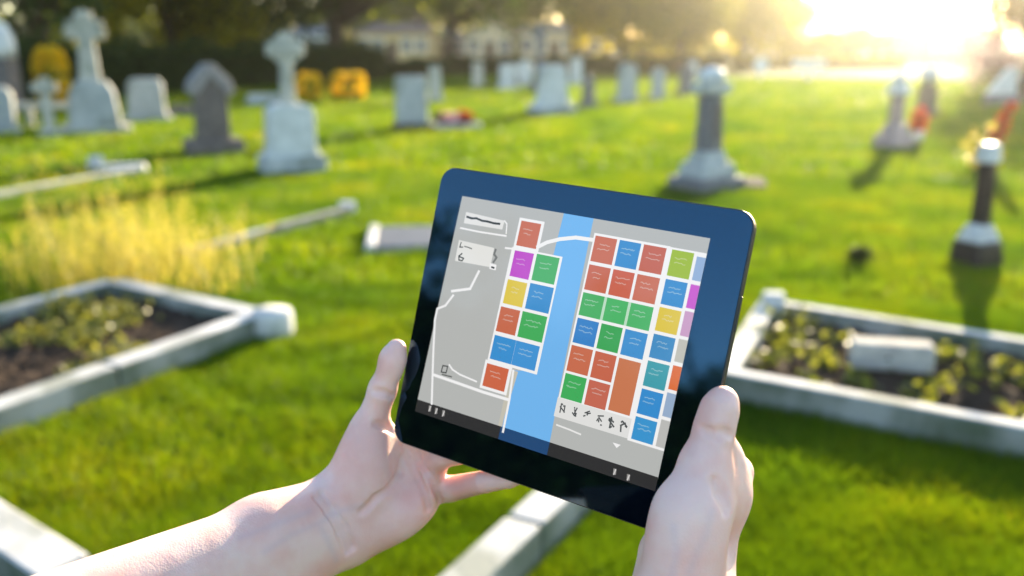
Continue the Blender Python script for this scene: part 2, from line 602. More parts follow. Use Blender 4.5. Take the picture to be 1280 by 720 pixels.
# 3 domed monument at edge
e, g = stone('domed_monument', 6, 141, 0, 'white domed monument on a reddish plinth cut by the left edge', 'monument')
r = PXM(g, 18)
bm = bmesh.new(); lathe(bm, [(r, ZH(g, 72)), (r * 1.05, ZH(g, 60)), (r * .95, ZH(g, 44)), (r * .6, ZH(g, 30)), (r * .15, ZH(g, 24))])
link_bm('dome', bm, GRAN_W, e, True)
base(e, r * 1.7, r * 1.7, ZH(g, 72), BROWN_S, name='plinth')
e, g = stone('headstone', 2, 168, 20, 'pale blue-grey headstone cut by the left edge of the picture')
bm = bmesh.new(); prism(bm, outline_round(PXM(g, 26), ZH(g, 108), ZH(g, 122)), -.1, .1); link_bm('slab', bm, GRAN_L, e, bevel=.02)
base(e, PXM(g, 36), .35, .12, GRAN_L)

# 4 small flared stone
e, g = stone('headstone', 182, 152, 18, 'blue-grey headstone with flared foot between the tall cross and the gabled brown stone')
w = PXM(g, 42); ht = ZH(g, 98)
bm = bmesh.new(); prism(bm, [(-w * .62, .0), (w * .62, .0), (w * .52, ht * .3), (w * .5, ht * .88), (w * .38, ht), (-w * .38, ht), (-w * .5, ht * .88), (-w * .52, ht * .3)], -w * .2, w * .2)
link_bm('slab', bm, GRAN_L, e, bevel=.03)
base(e, w * 1.4, w * .6, .1, GRAN_L)

# 5 brown gabled
e, g = stone('gabled_headstone', 264, 193, 28, 'brown-grey gabled headstone with pointed roof cap and dark stepped base')
w = PXM(g, 40); ht = ZH(g, 84)
base(e, w * 1.75, w * 1.35, ht * .17, BROWN_S)
bm = bmesh.new(); prism(bm, [(-w * .5, ht * .17), (w * .5, ht * .17), (w * .46, ht * .78), (0, ht * .98), (-w * .46, ht * .78)], -w * .38, w * .38)
link_bm('body', bm, BROWN_S, e, bevel=.015)
bm = bmesh.new(); prism(bm, [(-w * .68, ht * .72), (-w * .5, ht * .66), (0, ht * .90), (w * .5, ht * .66), (w * .68, ht * .72), (w * .62, ht * .84), (w * .12, ht * 1.04), (-w * .12, ht * 1.04), (-w * .62, ht * .84)], -w * .46, w * .46)
link_bm('roof_cap', bm, mat('cap_stone', (.30, .275, .265), (.2, .185, .18), 10, .7), e, bevel=.015)

# 6 celtic cross on white pedestal
e, g = stone('cross_monument', 362, 216, 24, 'wheel-headed stone cross on a white block pedestal, right of the gabled stone', 'cross monument')
w = PXM(g, 58); hp = ZH(g, 131); ht = ZH(g, 41)
base(e, w * 1.42, w * 1.1, ZH(g, 194), GRAN_L, taper=.03)
bm = bmesh.new(); z0 = ZH(g, 196)
prism(bm, [(-w * .56, z0), (w * .56, z0), (w * .5, z0 + .12), (w * .48, hp * .93), (w * .3, hp), (-w * .3, hp), (-w * .48, hp * .93), (-w * .5, z0 + .12)], -w * .36, w * .36)
link_bm('pedestal', bm, GRAN_W, e, bevel=.02)
celtic(e, hp - .01, ht, PXM(g, 23), PXM(g, 15), w * .22, CREAM_S, True, armz=ZH(g, 62))
bm = bmesh.new(); rr = PXM(g, 13)
bmesh.ops.create_cone(bm, cap_ends=True, segments=20, radius1=rr, radius2=rr * .7, depth=w * .32, matrix=Matrix.Translation((0, 0, ZH(g, 62))) @ Matrix.Rotation(R(90), 4, 'X'))
link_bm('boss', bm, CREAM_S, e, bevel=.01)

# 7 pale slab with ledger and flowers
e, g = stone('headstone', 514, 164, 14, 'upright pale grey slab headstone on a dark plinth, above the left end of the tablet')
w = PXM(g, 40); ht = ZH(g, 95)
base(e, w * 1.25, w * .62, ht * .13, GRAN_D)
bm = bmesh.new(); prism(bm, [(-w * .5, ht * .13), (w * .5, ht * .13), (w * .49, ht * .95), (w * .42, ht), (-w * .42, ht), (-w * .49, ht * .95)], -w * .17, w * .17)
link_bm('slab', bm, GRAN_L, e, bevel=.02)
ledger((567, 160), PXM(g, 75), .8, .09, .05, CREAM_S, 'low cream grave slab under the pink and red flowers')
g = G(568, 160)
e = empty('flower_bouquet', (g.x, g.y, .09)); tag(e, 'pink, white and red flowers laid on the cream slab', 'flowers')
V, Q = quad_leaves(np.array([-.08, 0, .1]) + rng.normal(size=(420, 3)) * np.array([.10, .08, .05]), .10, up=.5); np_mesh('pink_blooms', V, Q, PINK_F, e)
V, Q = quad_leaves(np.array([.22, .05, .12]) + rng.normal(size=(420, 3)) * np.array([.06, .05, .04]), .10, up=.5); np_mesh('red_blooms', V, Q, RED_F, e)
V, Q = quad_leaves(np.array([-.3, .05, .1]) + rng.normal(size=(140, 3)) * np.array([.1, .08, .07]), .09, up=.5); np_mesh('foliage', V, Q, LEAF_DARK, e)

# 8 white stone stepped
e, g = stone('headstone', 690, 143, 22, 'tall white headstone with curved flaring foot, nearest stone of the middle row')
w = PXM(g, 34); ht = ZH(g, 81)
base(e, w * 1.7, w * 1.0, .18, GRAN_L)
bm = bmesh.new(); prism(bm, [(-w * .75, .17), (w * .75, .17), (w * .55, ht * .3), (w * .5, ht * .5), (w * .48, ht * .9), (w * .3, ht), (-w * .3, ht), (-w * .48, ht * .9), (-w * .5, ht * .5), (-w * .55, ht * .3)], -w * .32, w * .32)
link_bm('slab', bm, GRAN_W, e, bevel=.03)

small = [
    (736, 136, 18, 92, GRAN_M, 'slim grey headstone just right of the tall white one', 'obelisk'),
    (784, 129, 23, 79, GRAN_L, 'broad pale headstone with rounded top at the centre of the far row', 'round'),
    (823, 124, 16, 85, GRAN_L, 'narrow pale headstone right of the broad one in the far row', 'round'),
    (858, 119, 18, 84, GRAN_M, 'greyish headstone partly hidden behind the central monument', 'flat'),
    (544, 128, 15, 83, CREAM_S, 'cream narrow headstone on steps, just behind the pale slab headstone', 'flat'),
    (597, 109, 14, 78, CREAM_S, 'small cream headstone against the far dark hedge, under the pale gabled house', 'flat'),
    (634, 112, 20, 80, GRAN_W, 'small white headstone left of the round white stone', 'flat'),
    (720, 106, 15, 72, GRAN_W, 'small white headstone peeping out behind the slim grey one', 'round'),
    (866, 100, 12, 76, GRAN_W, 'tiny white far headstone by the hedge', 'flat'),
    (650, 104, 12, 80, BROWN_S, 'tiny brownish far headstone beside the white round stone', 'flat'),
    (297, 108, 30, 82, GRAN_L, 'wide dim headstone in the shade beneath the hedge, behind the gabled stone', 'flat'),
    (330, 130, 44, 118, GRAN_L, 'long low grey tomb in the shade left of the wheel cross', 'tomb'),
    (228, 145, 40, 132, BROWN_S, 'low brownish tomb kerb in the shade left of the gabled stone', 'tomb'),
]
for (px, py, wpx, top, m, lab, kind) in small:
    e, g = stone('headstone' if kind != 'tomb' else 'low_tomb', px, py, random.uniform(10, 24), lab)
    w = PXM(g, wpx); ht = ZH(g, top)
    if kind == 'tomb':
        base(e, w, w * .4, ht, m, name='body', taper=.03)
        base(e, w * 1.15, w * .5, ht * .3, m)
        continue
    base(e, w * 1.45, w * .8, ht * .14, m)
    bm = bmesh.new()
    if kind == 'round': prism(bm, outline_round(w, ht, ht * .86), -w * .22, w * .22)
    elif kind == 'obelisk': prism(bm, [(-w * .55, .0), (w * .55, 0), (w * .36, ht * .35), (w * .32, ht * .8), (0, ht), (-w * .32, ht * .8), (-w * .36, ht * .35)], -w * .3, w * .3)
    else: prism(bm, [(-w * .5, 0), (w * .5, 0), (w * .47, ht * .95), (w * .4, ht), (-w * .4, ht), (-w * .47, ht * .95)], -w * .2, w * .2)
    link_bm('slab', bm, m, e, bevel=.02)

# round white stone, cross column
e, g = stone('round_monument', 656, 108, 10, 'round white disc-shaped stone in front of the far hedge', 'monument')
r = PXM(g, 12)
bm = bmesh.new(); bmesh.ops.create_cone(bm, cap_ends=True, segments=24, radius1=r, radius2=r, depth=r * .5, matrix=Matrix.Translation((0, 0, ZH(g, 88))) @ Matrix.Rotation(R(90), 4, 'X'))
link_bm('disc', bm, GRAN_W, e, bevel=.03)
base(e, r * 1.3, r * .9, ZH(g, 96), GRAN_W)
e, g = stone('cross_monument', 674, 116, 12, 'slender tall grey cross rising behind the tall white headstone', 'cross monument')
celtic(e, 0, ZH(g, 30), PXM(g, 9), PXM(g, 6), .3, GRAN_M, True, armz=ZH(g, 42))
base(e, PXM(g, 20), .8, .35, GRAN_M)

# 10 central tall monument
e, g = stone('pedestal_monument', 886, 238, 34, 'tall grey pedestal monument with white cap and stepped base, right of the tablet top', 'monument')
W = PXM(g, 26)
zz = [ZH(g, y) for y in (238, 222, 205, 190, 118, 104, 84)]
base(e, W * 3.1, W * 2.5, zz[1], GRAN_M, name='base')
base(e, W * 2.3, W * 1.9, zz[2], GRAN_L, zz[1] - .003, .03, 'step')
base(e, W * 1.55, W * 1.4, zz[3], GRAN_L, zz[2] - .003, .04, 'plinth')
base(e, W * 1.04, W * 1.0, zz[4], GRAN_M, zz[3] - .003, .015, 'shaft')
bm = bmesh.new(); box(bm, -W * .28, W * .28, -W * .51, -W * .47, zz[3] + .12, zz[4] - .1, 0)
link_bm('inset_panel', bm, BROWN_S, e, bevel=.01)
base(e, W * 1.34, W * 1.3, zz[5], GRAN_W, zz[4] - .003, -.02, 'cornice')
bm = bmesh.new(); lathe(bm, [(W * .62, zz[5] - .002), (W * .66, zz[5] + .05), (W * .62, zz[5] + .11), (W * .45, zz[6] - .02), (W * .2, zz[6]), (.005, zz[6] + .01)], seg=20)
link_bm('dome_cap', bm, GRAN_W, e, True)

# 11 pink pedestal
e, g = stone('pedestal_monument', 1121, 186, 30, 'brown-pink pedestal monument with white cap and red flowers beside it, below the sun', 'monument')
W = PXM(g, 15)
z1, z2, z3, z4 = ZH(g, 170), ZH(g, 155), ZH(g, 118), ZH(g, 105)
base(e, W * 3.0, W * 2.4, z1, PINK_S, taper=.04)
base(e, W * 2.1, W * 1.7, z2, PINK_S, z1 - .003, .06, 'step')
base(e, W, W, z3, PINK_S, z2 - .003, .01, 'shaft')
base(e, W * 1.7, W * 1.5, z4, GRAN_W, z3 - .003, .03, 'cornice')
bm = bmesh.new(); lathe(bm, [(W * .5, z4), (W * .55, z4 + .08), (W * .2, ZH(g, 92)), (.01, ZH(g, 90))]); link_bm('urn', bm, GRAN_W, e, True)
g = G(1146, 180)
e = empty('flower_bouquet', (g.x, g.y, 0)); tag(e, 'red flowers standing against the brown-pink pedestal monument', 'flowers')
bm = bmesh.new(); lathe(bm, [(.07, 0), (.1, .2), (.08, .22)]); link_bm('vase', bm, GRAN_W, e, True)
V, Q = quad_leaves(np.array([0, 0, .36]) + rng.normal(size=(420, 3)) * np.array([.045, .045, .08]), .09, up=.5); np_mesh('blooms', V, Q, RED_F, e)
# 12
e, g = stone('headstone', 1160, 146, 15, 'brown headstone with a pale round top, right of the pink pedestal monument')
w = PXM(g, 22); bm = bmesh.new(); prism(bm, outline_round(w, ZH(g, 104), ZH(g, 112)), -w * .25, w * .25); link_bm('slab', bm, BROWN_S, e, bevel=.02)
base(e, w * 1.4, w * .8, .15, BROWN_S)
bm = bmesh.new(); lathe(bm, [(.05, 0), (.17, .06), (.22, .2), (.15, .36), (.02, .42)]); o = link_bm('ball_finial', bm, GRAN_W, e, True); o.location = (0, 0, ZH(g, 105))
# 13 white leaning stone at right
e, g = stone('tomb_monument', 1253, 132, -14, 'white leaning slab on a dark block near the right edge', 'monument')
w = PXM(g, 34); base(e, w * 1.1, w * .8, ZH(g, 118), GRAN_M)
bm = bmesh.new(); z0 = ZH(g, 120); prism(bm, [(-w * .55, z0), (w * .45, z0 - .1), (w * .42, ZH(g, 84)), (w * .1, ZH(g, 86))], -w * .25, w * .25); link_bm('slab', bm, GRAN_W, e, bevel=.03)
e, g = stone('headstone', 1276, 128, 5, 'dark headstone cut by the right edge, behind the orange flower spike')
w = PXM(g, 22); bm = bmesh.new(); prism(bm, outline_round(w, ZH(g, 94), ZH(g, 102)), -.3, .3); link_bm('slab', bm, GRAN_D, e, bevel=.03)

# 14 dark pillar
e, g = stone('stone_pillar', 1231, 336, 26, 'slim dark pillar with white cap and white-edged stepped foot at the right edge', 'pillar')
W = PXM(g, 20)
z1, z2, z3, z4 = ZH(g, 306), ZH(g, 284), ZH(g, 206), ZH(g, 182)
base(e, W * 2.6, W * 2.4, z1, GRAN_D, taper=.02)
base(e, W * 2.2, W * 1.9, z2, KERB_M, z1 - .003, W * .42, 'step')
base(e, W * 1.0, W * 1.0, z3, GRAN_D, z1 - .003, .006, 'shaft')
base(e, W * 1.22, W * 1.22, z4, GRAN_W, z3 - .003, .012, 'cap')

# flower spike behind pillar
g = G(1226, 212)
e = empty('flower_spike', (g.x, g.y, 0)); tag(e, 'leaning plant with orange-red flower spikes behind the dark pillar', 'plant')
top = Vector((PXM(g, 32), .1, ZH(g, 134)))
bm = bmesh.new(); tube(bm, [(0, 0, 0), tuple(top * .5 + Vector((-.05, 0, .05))), tuple(top)], [.03, .02, .012], 6); link_bm('stem', bm, LEAF_MID, e)
P = []
for k in range(900):
    t = random.uniform(.25, 1.02); s = .05 * (1 - abs(t - .5) * .8)
    q = top * t + Vector((random.gauss(0, s * .6), random.gauss(0, s), random.gauss(0, s * .6)))
    P.append(q[:])
V, Q = quad_leaves(np.array(P), .08, up=.4); np_mesh('blooms', V, Q, RED_F, e)
P = [((random.gauss(0, .1)), random.gauss(0, .1), abs(random.gauss(.2, .15))) for k in range(150)]
V, Q = quad_leaves(np.array(P), .14, up=1.5); np_mesh('leaves', V, Q, WEED_M, e)

# green tuft on the lawn
g = G(1073, 330)
V, Q = quad_leaves(np.array([g.x, g.y, .07]) + rng.normal(size=(420, 3)) * np.array([.032, .03, .026]), .05, up=.6)
o = np_mesh('green_tuft', V, Q, LEAF_DARK); tag(o, 'small dark green tuft alone on the sunlit lawn above the right bed', 'plant')

# rail among left graves
e = empty('low_rail', (G(40, 160).x, G(40, 160).y, 0), .05)
tag(e, 'low pale rail fence between the small cross and the tall cross at left', 'fence')
bm = bmesh.new(); box(bm, -2.6, 1.0, -.05, .05, .38, .5); link_bm('rail', bm, CREAM_S, e, bevel=.01)
for x in (-2.4, -1.2, 0, .9):
    bm = bmesh.new(); box(bm, x - .06, x + .06, -.045, .045, 0, .375); link_bm('post', bm, CREAM_S, e, bevel=.01)

# ------------------------------------------------------------------ golden weeds (left bed edge)
V = []; T = []
def blade_strip(V, T, p, d, L, w):
    side = Vector((-d.y, d.x, 0));
    if side.length < 1e-3: side = Vector((1, 0, 0))
    side.normalize()
    n = len(V)
    m_ = p + d * L * .5; tp = p + d * L + Vector((d.x, d.y, -.2)) * L * .15
    V += [p - side * w, p + side * w, m_ + side * w * .8, m_ - side * w * .8, tp]
    T += [(n, n + 1, n + 2), (n, n + 2, n + 3), (n + 3, n + 2, n + 4)]
seedpts = []
for k in range(560):
    px = random.gauss(170, 90); base_py = random.uniform(318, 388) - abs(px - 200) * .06
    if px < -10 or px > 330: continue
    g = G(px, min(base_py, 370))
    L = (random.uniform(.18, .5) if k % 4 else random.uniform(.5, .85)) * (1.0 if px < 240 else .75)
    d = Vector((random.gauss(0, .22), random.gauss(0, .22), 1)).normalized()
    blade_strip(V, T, g, d, L, .0035)
    for q in range(7):
        t = random.uniform(.35, 1.05)
        seedpts.append((g + d * L * t + Vector((random.gauss(0, .02), random.gauss(0, .02), 0)))[:])
n0_ = len(V)
lv, lq = quad_leaves(np.array(seedpts), .026, up=.2)
allV = np.concatenate([np.array([v[:] for v in V]), lv])
T2 = list(T) + [(a + n0_, b + n0_, c + n0_) for a, b, c, d in lq] + [(a + n0_, c + n0_, d + n0_) for a, b, c, d in lq]
o = np_mesh('wild_grass', allV, T2, WEED_M, nv=3)
tag(o, 'wispy golden wild grass gone to seed behind the left grave bed', 'wild grass', kind='stuff')

# ------------------------------------------------------------------ lawn blades
def in_masks(X, Y):
    hit = np.zeros(len(X), bool)
    for poly in MASKS:
        ins = np.ones(len(X), bool)
        n = len(poly); area = 0
        for i in range(n):
            a, b = poly[i], poly[(i + 1) % n]
            area += a[0] * b[1] - b[0] * a[1]
        sg = 1 if area > 0 else -1
        for i in range(n):
            a, b = poly[i], poly[(i + 1) % n]
            ins &= sg * ((b[0] - a[0]) * (Y - a[1]) - (b[1] - a[1]) * (X - a[0])) > 0
        hit |= ins
    return hit

Vs = []
for (d0, d1, cnt, hgt, wid) in ((1.5, 3.2, 200000, .04, .002), (3.2, 6, 230000, .042, .0034), (6, 12, 170000, .05, .008), (12, 26, 110000, .07, .02), (26, 50, 60000, .08, .05)):
    d = np.sqrt(rng.uniform(d0 ** 2, d1 ** 2, cnt)); a = rng.uniform(-R(36), R(36), cnt)
    X, Y = d * np.sin(a), d * np.cos(a)
    keep = ~in_masks(X, Y); X, Y = X[keep], Y[keep]; n = len(X)
    clump = np.sin(X * 7.1 + 3 * np.sin(Y * 3.3)) * np.sin(Y * 6.3 + 2 * np.sin(X * 4.1))
    h = hgt * rng.uniform(.45, 1.25, n) * (1 + .25 * clump)
    th = rng.uniform(0, 2 * math.pi, n); ph = rng.uniform(0, 2 * math.pi, n); ln = rng.uniform(.1, .8, n) * h
    b0_ = np.stack([X - np.cos(th) * wid, Y - np.sin(th) * wid, np.zeros(n)], 1)
    b1_ = np.stack([X + np.cos(th) * wid, Y + np.sin(th) * wid, np.zeros(n)], 1)
    tp = np.stack([X + np.cos(ph) * ln, Y + np.sin(ph) * ln, h], 1)
    Vs.append(np.stack([b0_, b1_, tp], 1).reshape(-1, 3))
V = np.concatenate(Vs)
o = np_mesh('grass', V, np.arange(len(V)).reshape(-1, 3), blade_material(), nv=3)
tag(o, 'short green lawn grass with yellow sunlit tips around the graves', 'grass', kind='stuff')


# ------------------------------------------------------------------ trees
def crown_mesh(name, blobs, n, size, m, parent, fill=.62, squash=.6):
    """blobs: (x,y,z,rx,ry,rz); leaves gathered into twig clumps spread through each lobe"""
    vol = np.array([b[3] * b[4] * b[5] for b in blobs]) ** (2 / 3)
    P = []
    for b, v in zip(blobs, vol):
        k = int(n * v / vol.sum())
        nc = max(6, k // 22)
        u = rng.normal(size=(nc, 3)); u /= np.linalg.norm(u, axis=1)[:, None]
        rad = rng.uniform(0, 1, size=(nc, 1)) ** .45
        c = u * rad * np.array(b[3:6]) * rng.uniform(.8, 1.12, size=(nc, 1)) + np.array(b[:3])
        idx = rng.integers(0, nc, k)
        P.append(c[idx] + rng.normal(size=(k, 3)) * size * 1.5)
    P = np.concatenate(P)
    P = P[P[:, 2] > .12]
    V, Q = quad_leaves(P, size, up=.3, aspect=squash)
    return np_mesh(name, V, Q, m, parent)


def tree(px, py, H, rad, z0, n, size, m, label, name='tree', trunk_r=.3, lobes=9, group='trees at the edge of the cemetery', d=None, bark=BARK, sd=1, at=None):
    rs = random.Random(sd)
    g = G(px, py) if d is None else Vector((ray(px, 100).x / ray(px, 100).y * d, d, 0))
    if at: g = Vector((at[0], at[1], 0))
    e = empty(name, (g.x, g.y, 0)); tag(e, label, 'tree' if name == 'tree' else 'bush', group)
    bm = bmesh.new()
    zt = z0 + (H - z0) * .55
    tube(bm, [(0, 0, -.1), (0, 0, .3), (.1 * rs.uniform(-1, 1), 0, z0), (.3 * rs.uniform(-1, 1), 0, zt)], [trunk_r * 1.35, trunk_r, trunk_r * .8, trunk_r * .3], 12)
    blobs = []
    for k in range(lobes):
        a = 2 * math.pi * k / lobes + rs.uniform(-.3, .3)
        rr = rad * rs.uniform(.35, .72)
        z = z0 + (H - z0) * rs.uniform(.25, .8)
        br = rad * rs.uniform(.34, .5)
        c = (rr * math.cos(a), rr * math.sin(a), z)
        blobs.append((*c, br, br, min(br, (H - z0) * .33)))
        s = z0 * .8 + .15 * (z - z0)
        tube(bm, [(0, 0, s), (c[0] * .5, c[1] * .5, (s + z) * .5 + .2), c], [trunk_r * .4, trunk_r * .25, trunk_r * .08], 6, False)
    blobs.append((0, 0, H - (H - z0) * .25, rad * .5, rad * .5, (H - z0) * .25))
    # keep the lobes above z0
    blobs = [(x, y, max(z, z0 + c_), a, b, c_) for (x, y, z, a, b, c_) in blobs]
    link_bm('trunk', bm, bark, e, True)
    crown_mesh('crown', blobs, n, size, m, e)
    return e

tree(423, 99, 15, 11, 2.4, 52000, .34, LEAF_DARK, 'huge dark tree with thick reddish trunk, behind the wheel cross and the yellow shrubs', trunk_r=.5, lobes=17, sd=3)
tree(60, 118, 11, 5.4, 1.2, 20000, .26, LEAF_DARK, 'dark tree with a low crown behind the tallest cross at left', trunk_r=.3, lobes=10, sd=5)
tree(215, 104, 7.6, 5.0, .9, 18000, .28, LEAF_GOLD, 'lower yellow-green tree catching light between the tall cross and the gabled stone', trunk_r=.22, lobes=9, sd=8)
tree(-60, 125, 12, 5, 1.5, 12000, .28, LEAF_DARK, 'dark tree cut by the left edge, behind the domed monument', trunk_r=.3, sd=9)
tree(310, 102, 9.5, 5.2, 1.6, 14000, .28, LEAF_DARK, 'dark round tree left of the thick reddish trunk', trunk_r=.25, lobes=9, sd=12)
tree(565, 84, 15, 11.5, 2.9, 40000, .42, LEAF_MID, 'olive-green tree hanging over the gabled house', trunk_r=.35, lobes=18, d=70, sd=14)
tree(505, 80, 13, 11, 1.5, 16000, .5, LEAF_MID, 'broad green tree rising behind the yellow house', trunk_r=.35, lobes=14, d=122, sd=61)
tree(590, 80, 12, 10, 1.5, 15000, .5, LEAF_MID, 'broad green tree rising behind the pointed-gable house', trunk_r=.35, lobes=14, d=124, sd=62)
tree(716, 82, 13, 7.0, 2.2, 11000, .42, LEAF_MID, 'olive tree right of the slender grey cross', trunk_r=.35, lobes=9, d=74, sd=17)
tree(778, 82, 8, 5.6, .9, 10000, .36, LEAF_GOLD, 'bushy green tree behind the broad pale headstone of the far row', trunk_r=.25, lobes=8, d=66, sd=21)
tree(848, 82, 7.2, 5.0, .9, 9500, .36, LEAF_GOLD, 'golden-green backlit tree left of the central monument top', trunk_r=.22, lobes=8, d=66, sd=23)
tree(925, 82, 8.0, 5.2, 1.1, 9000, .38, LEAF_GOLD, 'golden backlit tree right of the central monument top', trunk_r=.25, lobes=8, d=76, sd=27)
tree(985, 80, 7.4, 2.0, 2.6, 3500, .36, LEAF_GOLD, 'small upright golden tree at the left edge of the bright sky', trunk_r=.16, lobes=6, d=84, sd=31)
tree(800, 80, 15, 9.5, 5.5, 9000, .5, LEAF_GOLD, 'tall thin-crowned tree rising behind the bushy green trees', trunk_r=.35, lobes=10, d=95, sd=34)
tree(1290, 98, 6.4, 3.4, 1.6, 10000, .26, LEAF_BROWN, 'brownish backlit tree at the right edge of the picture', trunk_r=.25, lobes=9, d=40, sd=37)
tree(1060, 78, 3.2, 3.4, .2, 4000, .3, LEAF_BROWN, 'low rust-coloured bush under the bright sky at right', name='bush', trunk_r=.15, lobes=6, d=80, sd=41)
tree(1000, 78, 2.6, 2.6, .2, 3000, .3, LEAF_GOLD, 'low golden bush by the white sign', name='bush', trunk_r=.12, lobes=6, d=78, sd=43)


# far wood closing the horizon
nn = 42000
X = rng.uniform(-75, 30, nn); Y = 118 + rng.uniform(0, 14, nn)
Hh = np.where(X > -12, 3.2, 6.0) + 1.6 * np.sin(X * .21) + 1.4 * np.sin(X * .63 + 1) + 1.0 * np.sin(X * 1.7)
V, Q = quad_leaves(np.stack([X, Y, Hh * rng.uniform(0, 1, nn) ** .8], 1), .75, up=.2)
o = np_mesh('far_wood', V, Q, LEAF_MID); tag(o, 'far-off belt of trees closing the horizon behind the houses', 'wood', kind='stuff')
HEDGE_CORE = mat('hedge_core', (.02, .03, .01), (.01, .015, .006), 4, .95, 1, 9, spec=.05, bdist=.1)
def hedge(pa, pb, h, w, n, size, m, label):
    A, B = (Vector(pa), Vector(pb)) if len(pa) == 3 else (G(*pa), G(*pb))
    e = empty('hedge', (A.x, A.y, 0)); tag(e, label, 'hedge', 'clipped hedges')
    d = B - A; L = d.length; d.normalize(); s = Vector((-d.y, d.x, 0))
    t = rng.uniform(0, L, n); u = rng.uniform(-1, 1, n) * w / 2; z = h * rng.uniform(0, 1, n) ** .7
    z = z * (1 + .12 * np.sin(t * 1.9) + .06 * np.sin(t * 5.3))
    P = np.outer(t, np.array(d)) + np.outer(u, np.array(s)); P[:, 2] += z
    V, Q = quad_leaves(P, size, up=.2); np_mesh('foliage', V, Q, m, e)
    # woody core
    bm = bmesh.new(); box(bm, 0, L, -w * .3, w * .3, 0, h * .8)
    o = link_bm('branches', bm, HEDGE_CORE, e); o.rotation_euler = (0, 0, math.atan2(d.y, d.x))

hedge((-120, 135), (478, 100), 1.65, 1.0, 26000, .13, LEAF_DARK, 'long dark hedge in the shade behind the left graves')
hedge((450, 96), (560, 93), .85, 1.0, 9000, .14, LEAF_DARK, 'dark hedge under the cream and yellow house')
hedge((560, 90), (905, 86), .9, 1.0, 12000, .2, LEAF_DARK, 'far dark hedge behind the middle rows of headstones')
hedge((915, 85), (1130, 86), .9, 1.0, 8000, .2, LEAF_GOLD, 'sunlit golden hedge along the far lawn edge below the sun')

hedge((-12, -22, 0), (-15, 12, 0), 5.0, 1.6, 26000, .22, LEAF_DARK, 'unseen tall dark hedge added to darken the reflection in the lower tablet glass')  # added out of view so the lower bezel mirrors something dark

# clipped yellow shrubs
def shrub(px, py, wpx, top, m, label, boxy=1.0):
    g = G(px, py); e = empty('yellow_shrub', (g.x, g.y + .3, 0)); tag(e, label, 'shrub', 'yellow flowering shrubs')
    w = PXM(g, wpx); h = ZH(g, top); n = 3600
    P = rng.uniform(-1, 1, size=(n, 3)); P = np.sign(P) * np.abs(P) ** .5
    rr = (np.abs(P) ** (4 if boxy else 2)).sum(1) ** (1 / (4 if boxy else 2)); P /= np.maximum(rr, 1)[:, None]
    P = P * np.array([w / 2, w * .35, h / 2]) + np.array([0, 0, h / 2 + .03])
    V, Q = quad_leaves(P, .1, up=.3); np_mesh('blooms', V, Q, m, e)
    bm = bmesh.new(); lathe(bm, [(.03, 0), (w * .12, h * .25), (w * .16, h * .55), (w * .08, h * .75)]); link_bm('branches', bm, LEAF_MID, e, True)
shrub(384, 128, 38, 92, LEAF_YEL, 'bright yellow rounded shrub left of the thick tree trunk', 0)
shrub(434, 126, 42, 92, LEAF_YEL, 'bright yellow square-clipped shrub right of the thick tree trunk')
shrub(62, 138, 46, 56, LEAF_YEL, 'orange-yellow shrub glowing behind the small cross at left', 0)
g = G(1252, 118)
e = empty('pink_shrub', (g.x, g.y, 0)); tag(e, 'dusky pink flowering shrub behind the white leaning slab', 'shrub')
V, Q = quad_leaves(np.array([0, 0, 1.1]) + rng.normal(size=(1600, 3)) * np.array([.8, .4, .45]), .14, up=.3); np_mesh('blooms', V, Q, PINK_F, e)
V, Q = quad_leaves(np.array([0, 0, .6]) + rng.normal(size=(1200, 3)) * np.array([.7, .4, .35]), .14, up=.3); np_mesh('leaves', V, Q, LEAF_DARK, e)

# white sign board on a post, round lamp
g = G(1010, 100); e = empty('sign_board', (g.x, g.y, 0)); tag(e, 'blank white board on a post at the far lawn edge left of the sun', 'sign')
bm = bmesh.new(); w = PXM(g, 42); box(bm, -w / 2, w / 2, -.06, .06, ZH(g, 85), ZH(g, 74)); link_bm('board', bm, WHITE_P, e, bevel=.01)
bm = bmesh.new(); box(bm, -.14, .14, -.05, .05, 0, ZH(g, 85) - .003); link_bm('post', bm, WHITE_P, e)
g = G(950, 101); e = empty('round_sign', (g.x, g.y, 0)); tag(e, 'round white sign on a short post left of the white board', 'sign')
bm = bmesh.new(); r = PXM(g, 9); bmesh.ops.create_cone(bm, cap_ends=True, segments=24, radius1=r, radius2=r, depth=.1, matrix=Matrix.Translation((0, 0, ZH(g, 81))) @ Matrix.Rotation(R(90), 4, 'X')); link_bm('disc', bm, WHITE_P, e)
bm = bmesh.new(); box(bm, -.08, .08, .06, .14, 0, ZH(g, 84)); link_bm('post', bm, WHITE_P, e)

# ------------------------------------------------------------------ houses
GLASSM = mat('window_glass', (.05, .06, .07), (.03, .04, .05), 3, .1, 0, spec=.6)
ROOFM = mat('roof_tiles', (.22, .13, .10), (.14, .09, .07), 3, .8, .5, 6)
ROOFG = mat('roof_slate', (.20, .19, .19), (.13, .13, .13), 3, .8, .5, 6)
DOORM = mat('door_wood', (.12, .06, .04), (.08, .04, .03), 4, .6, 0)

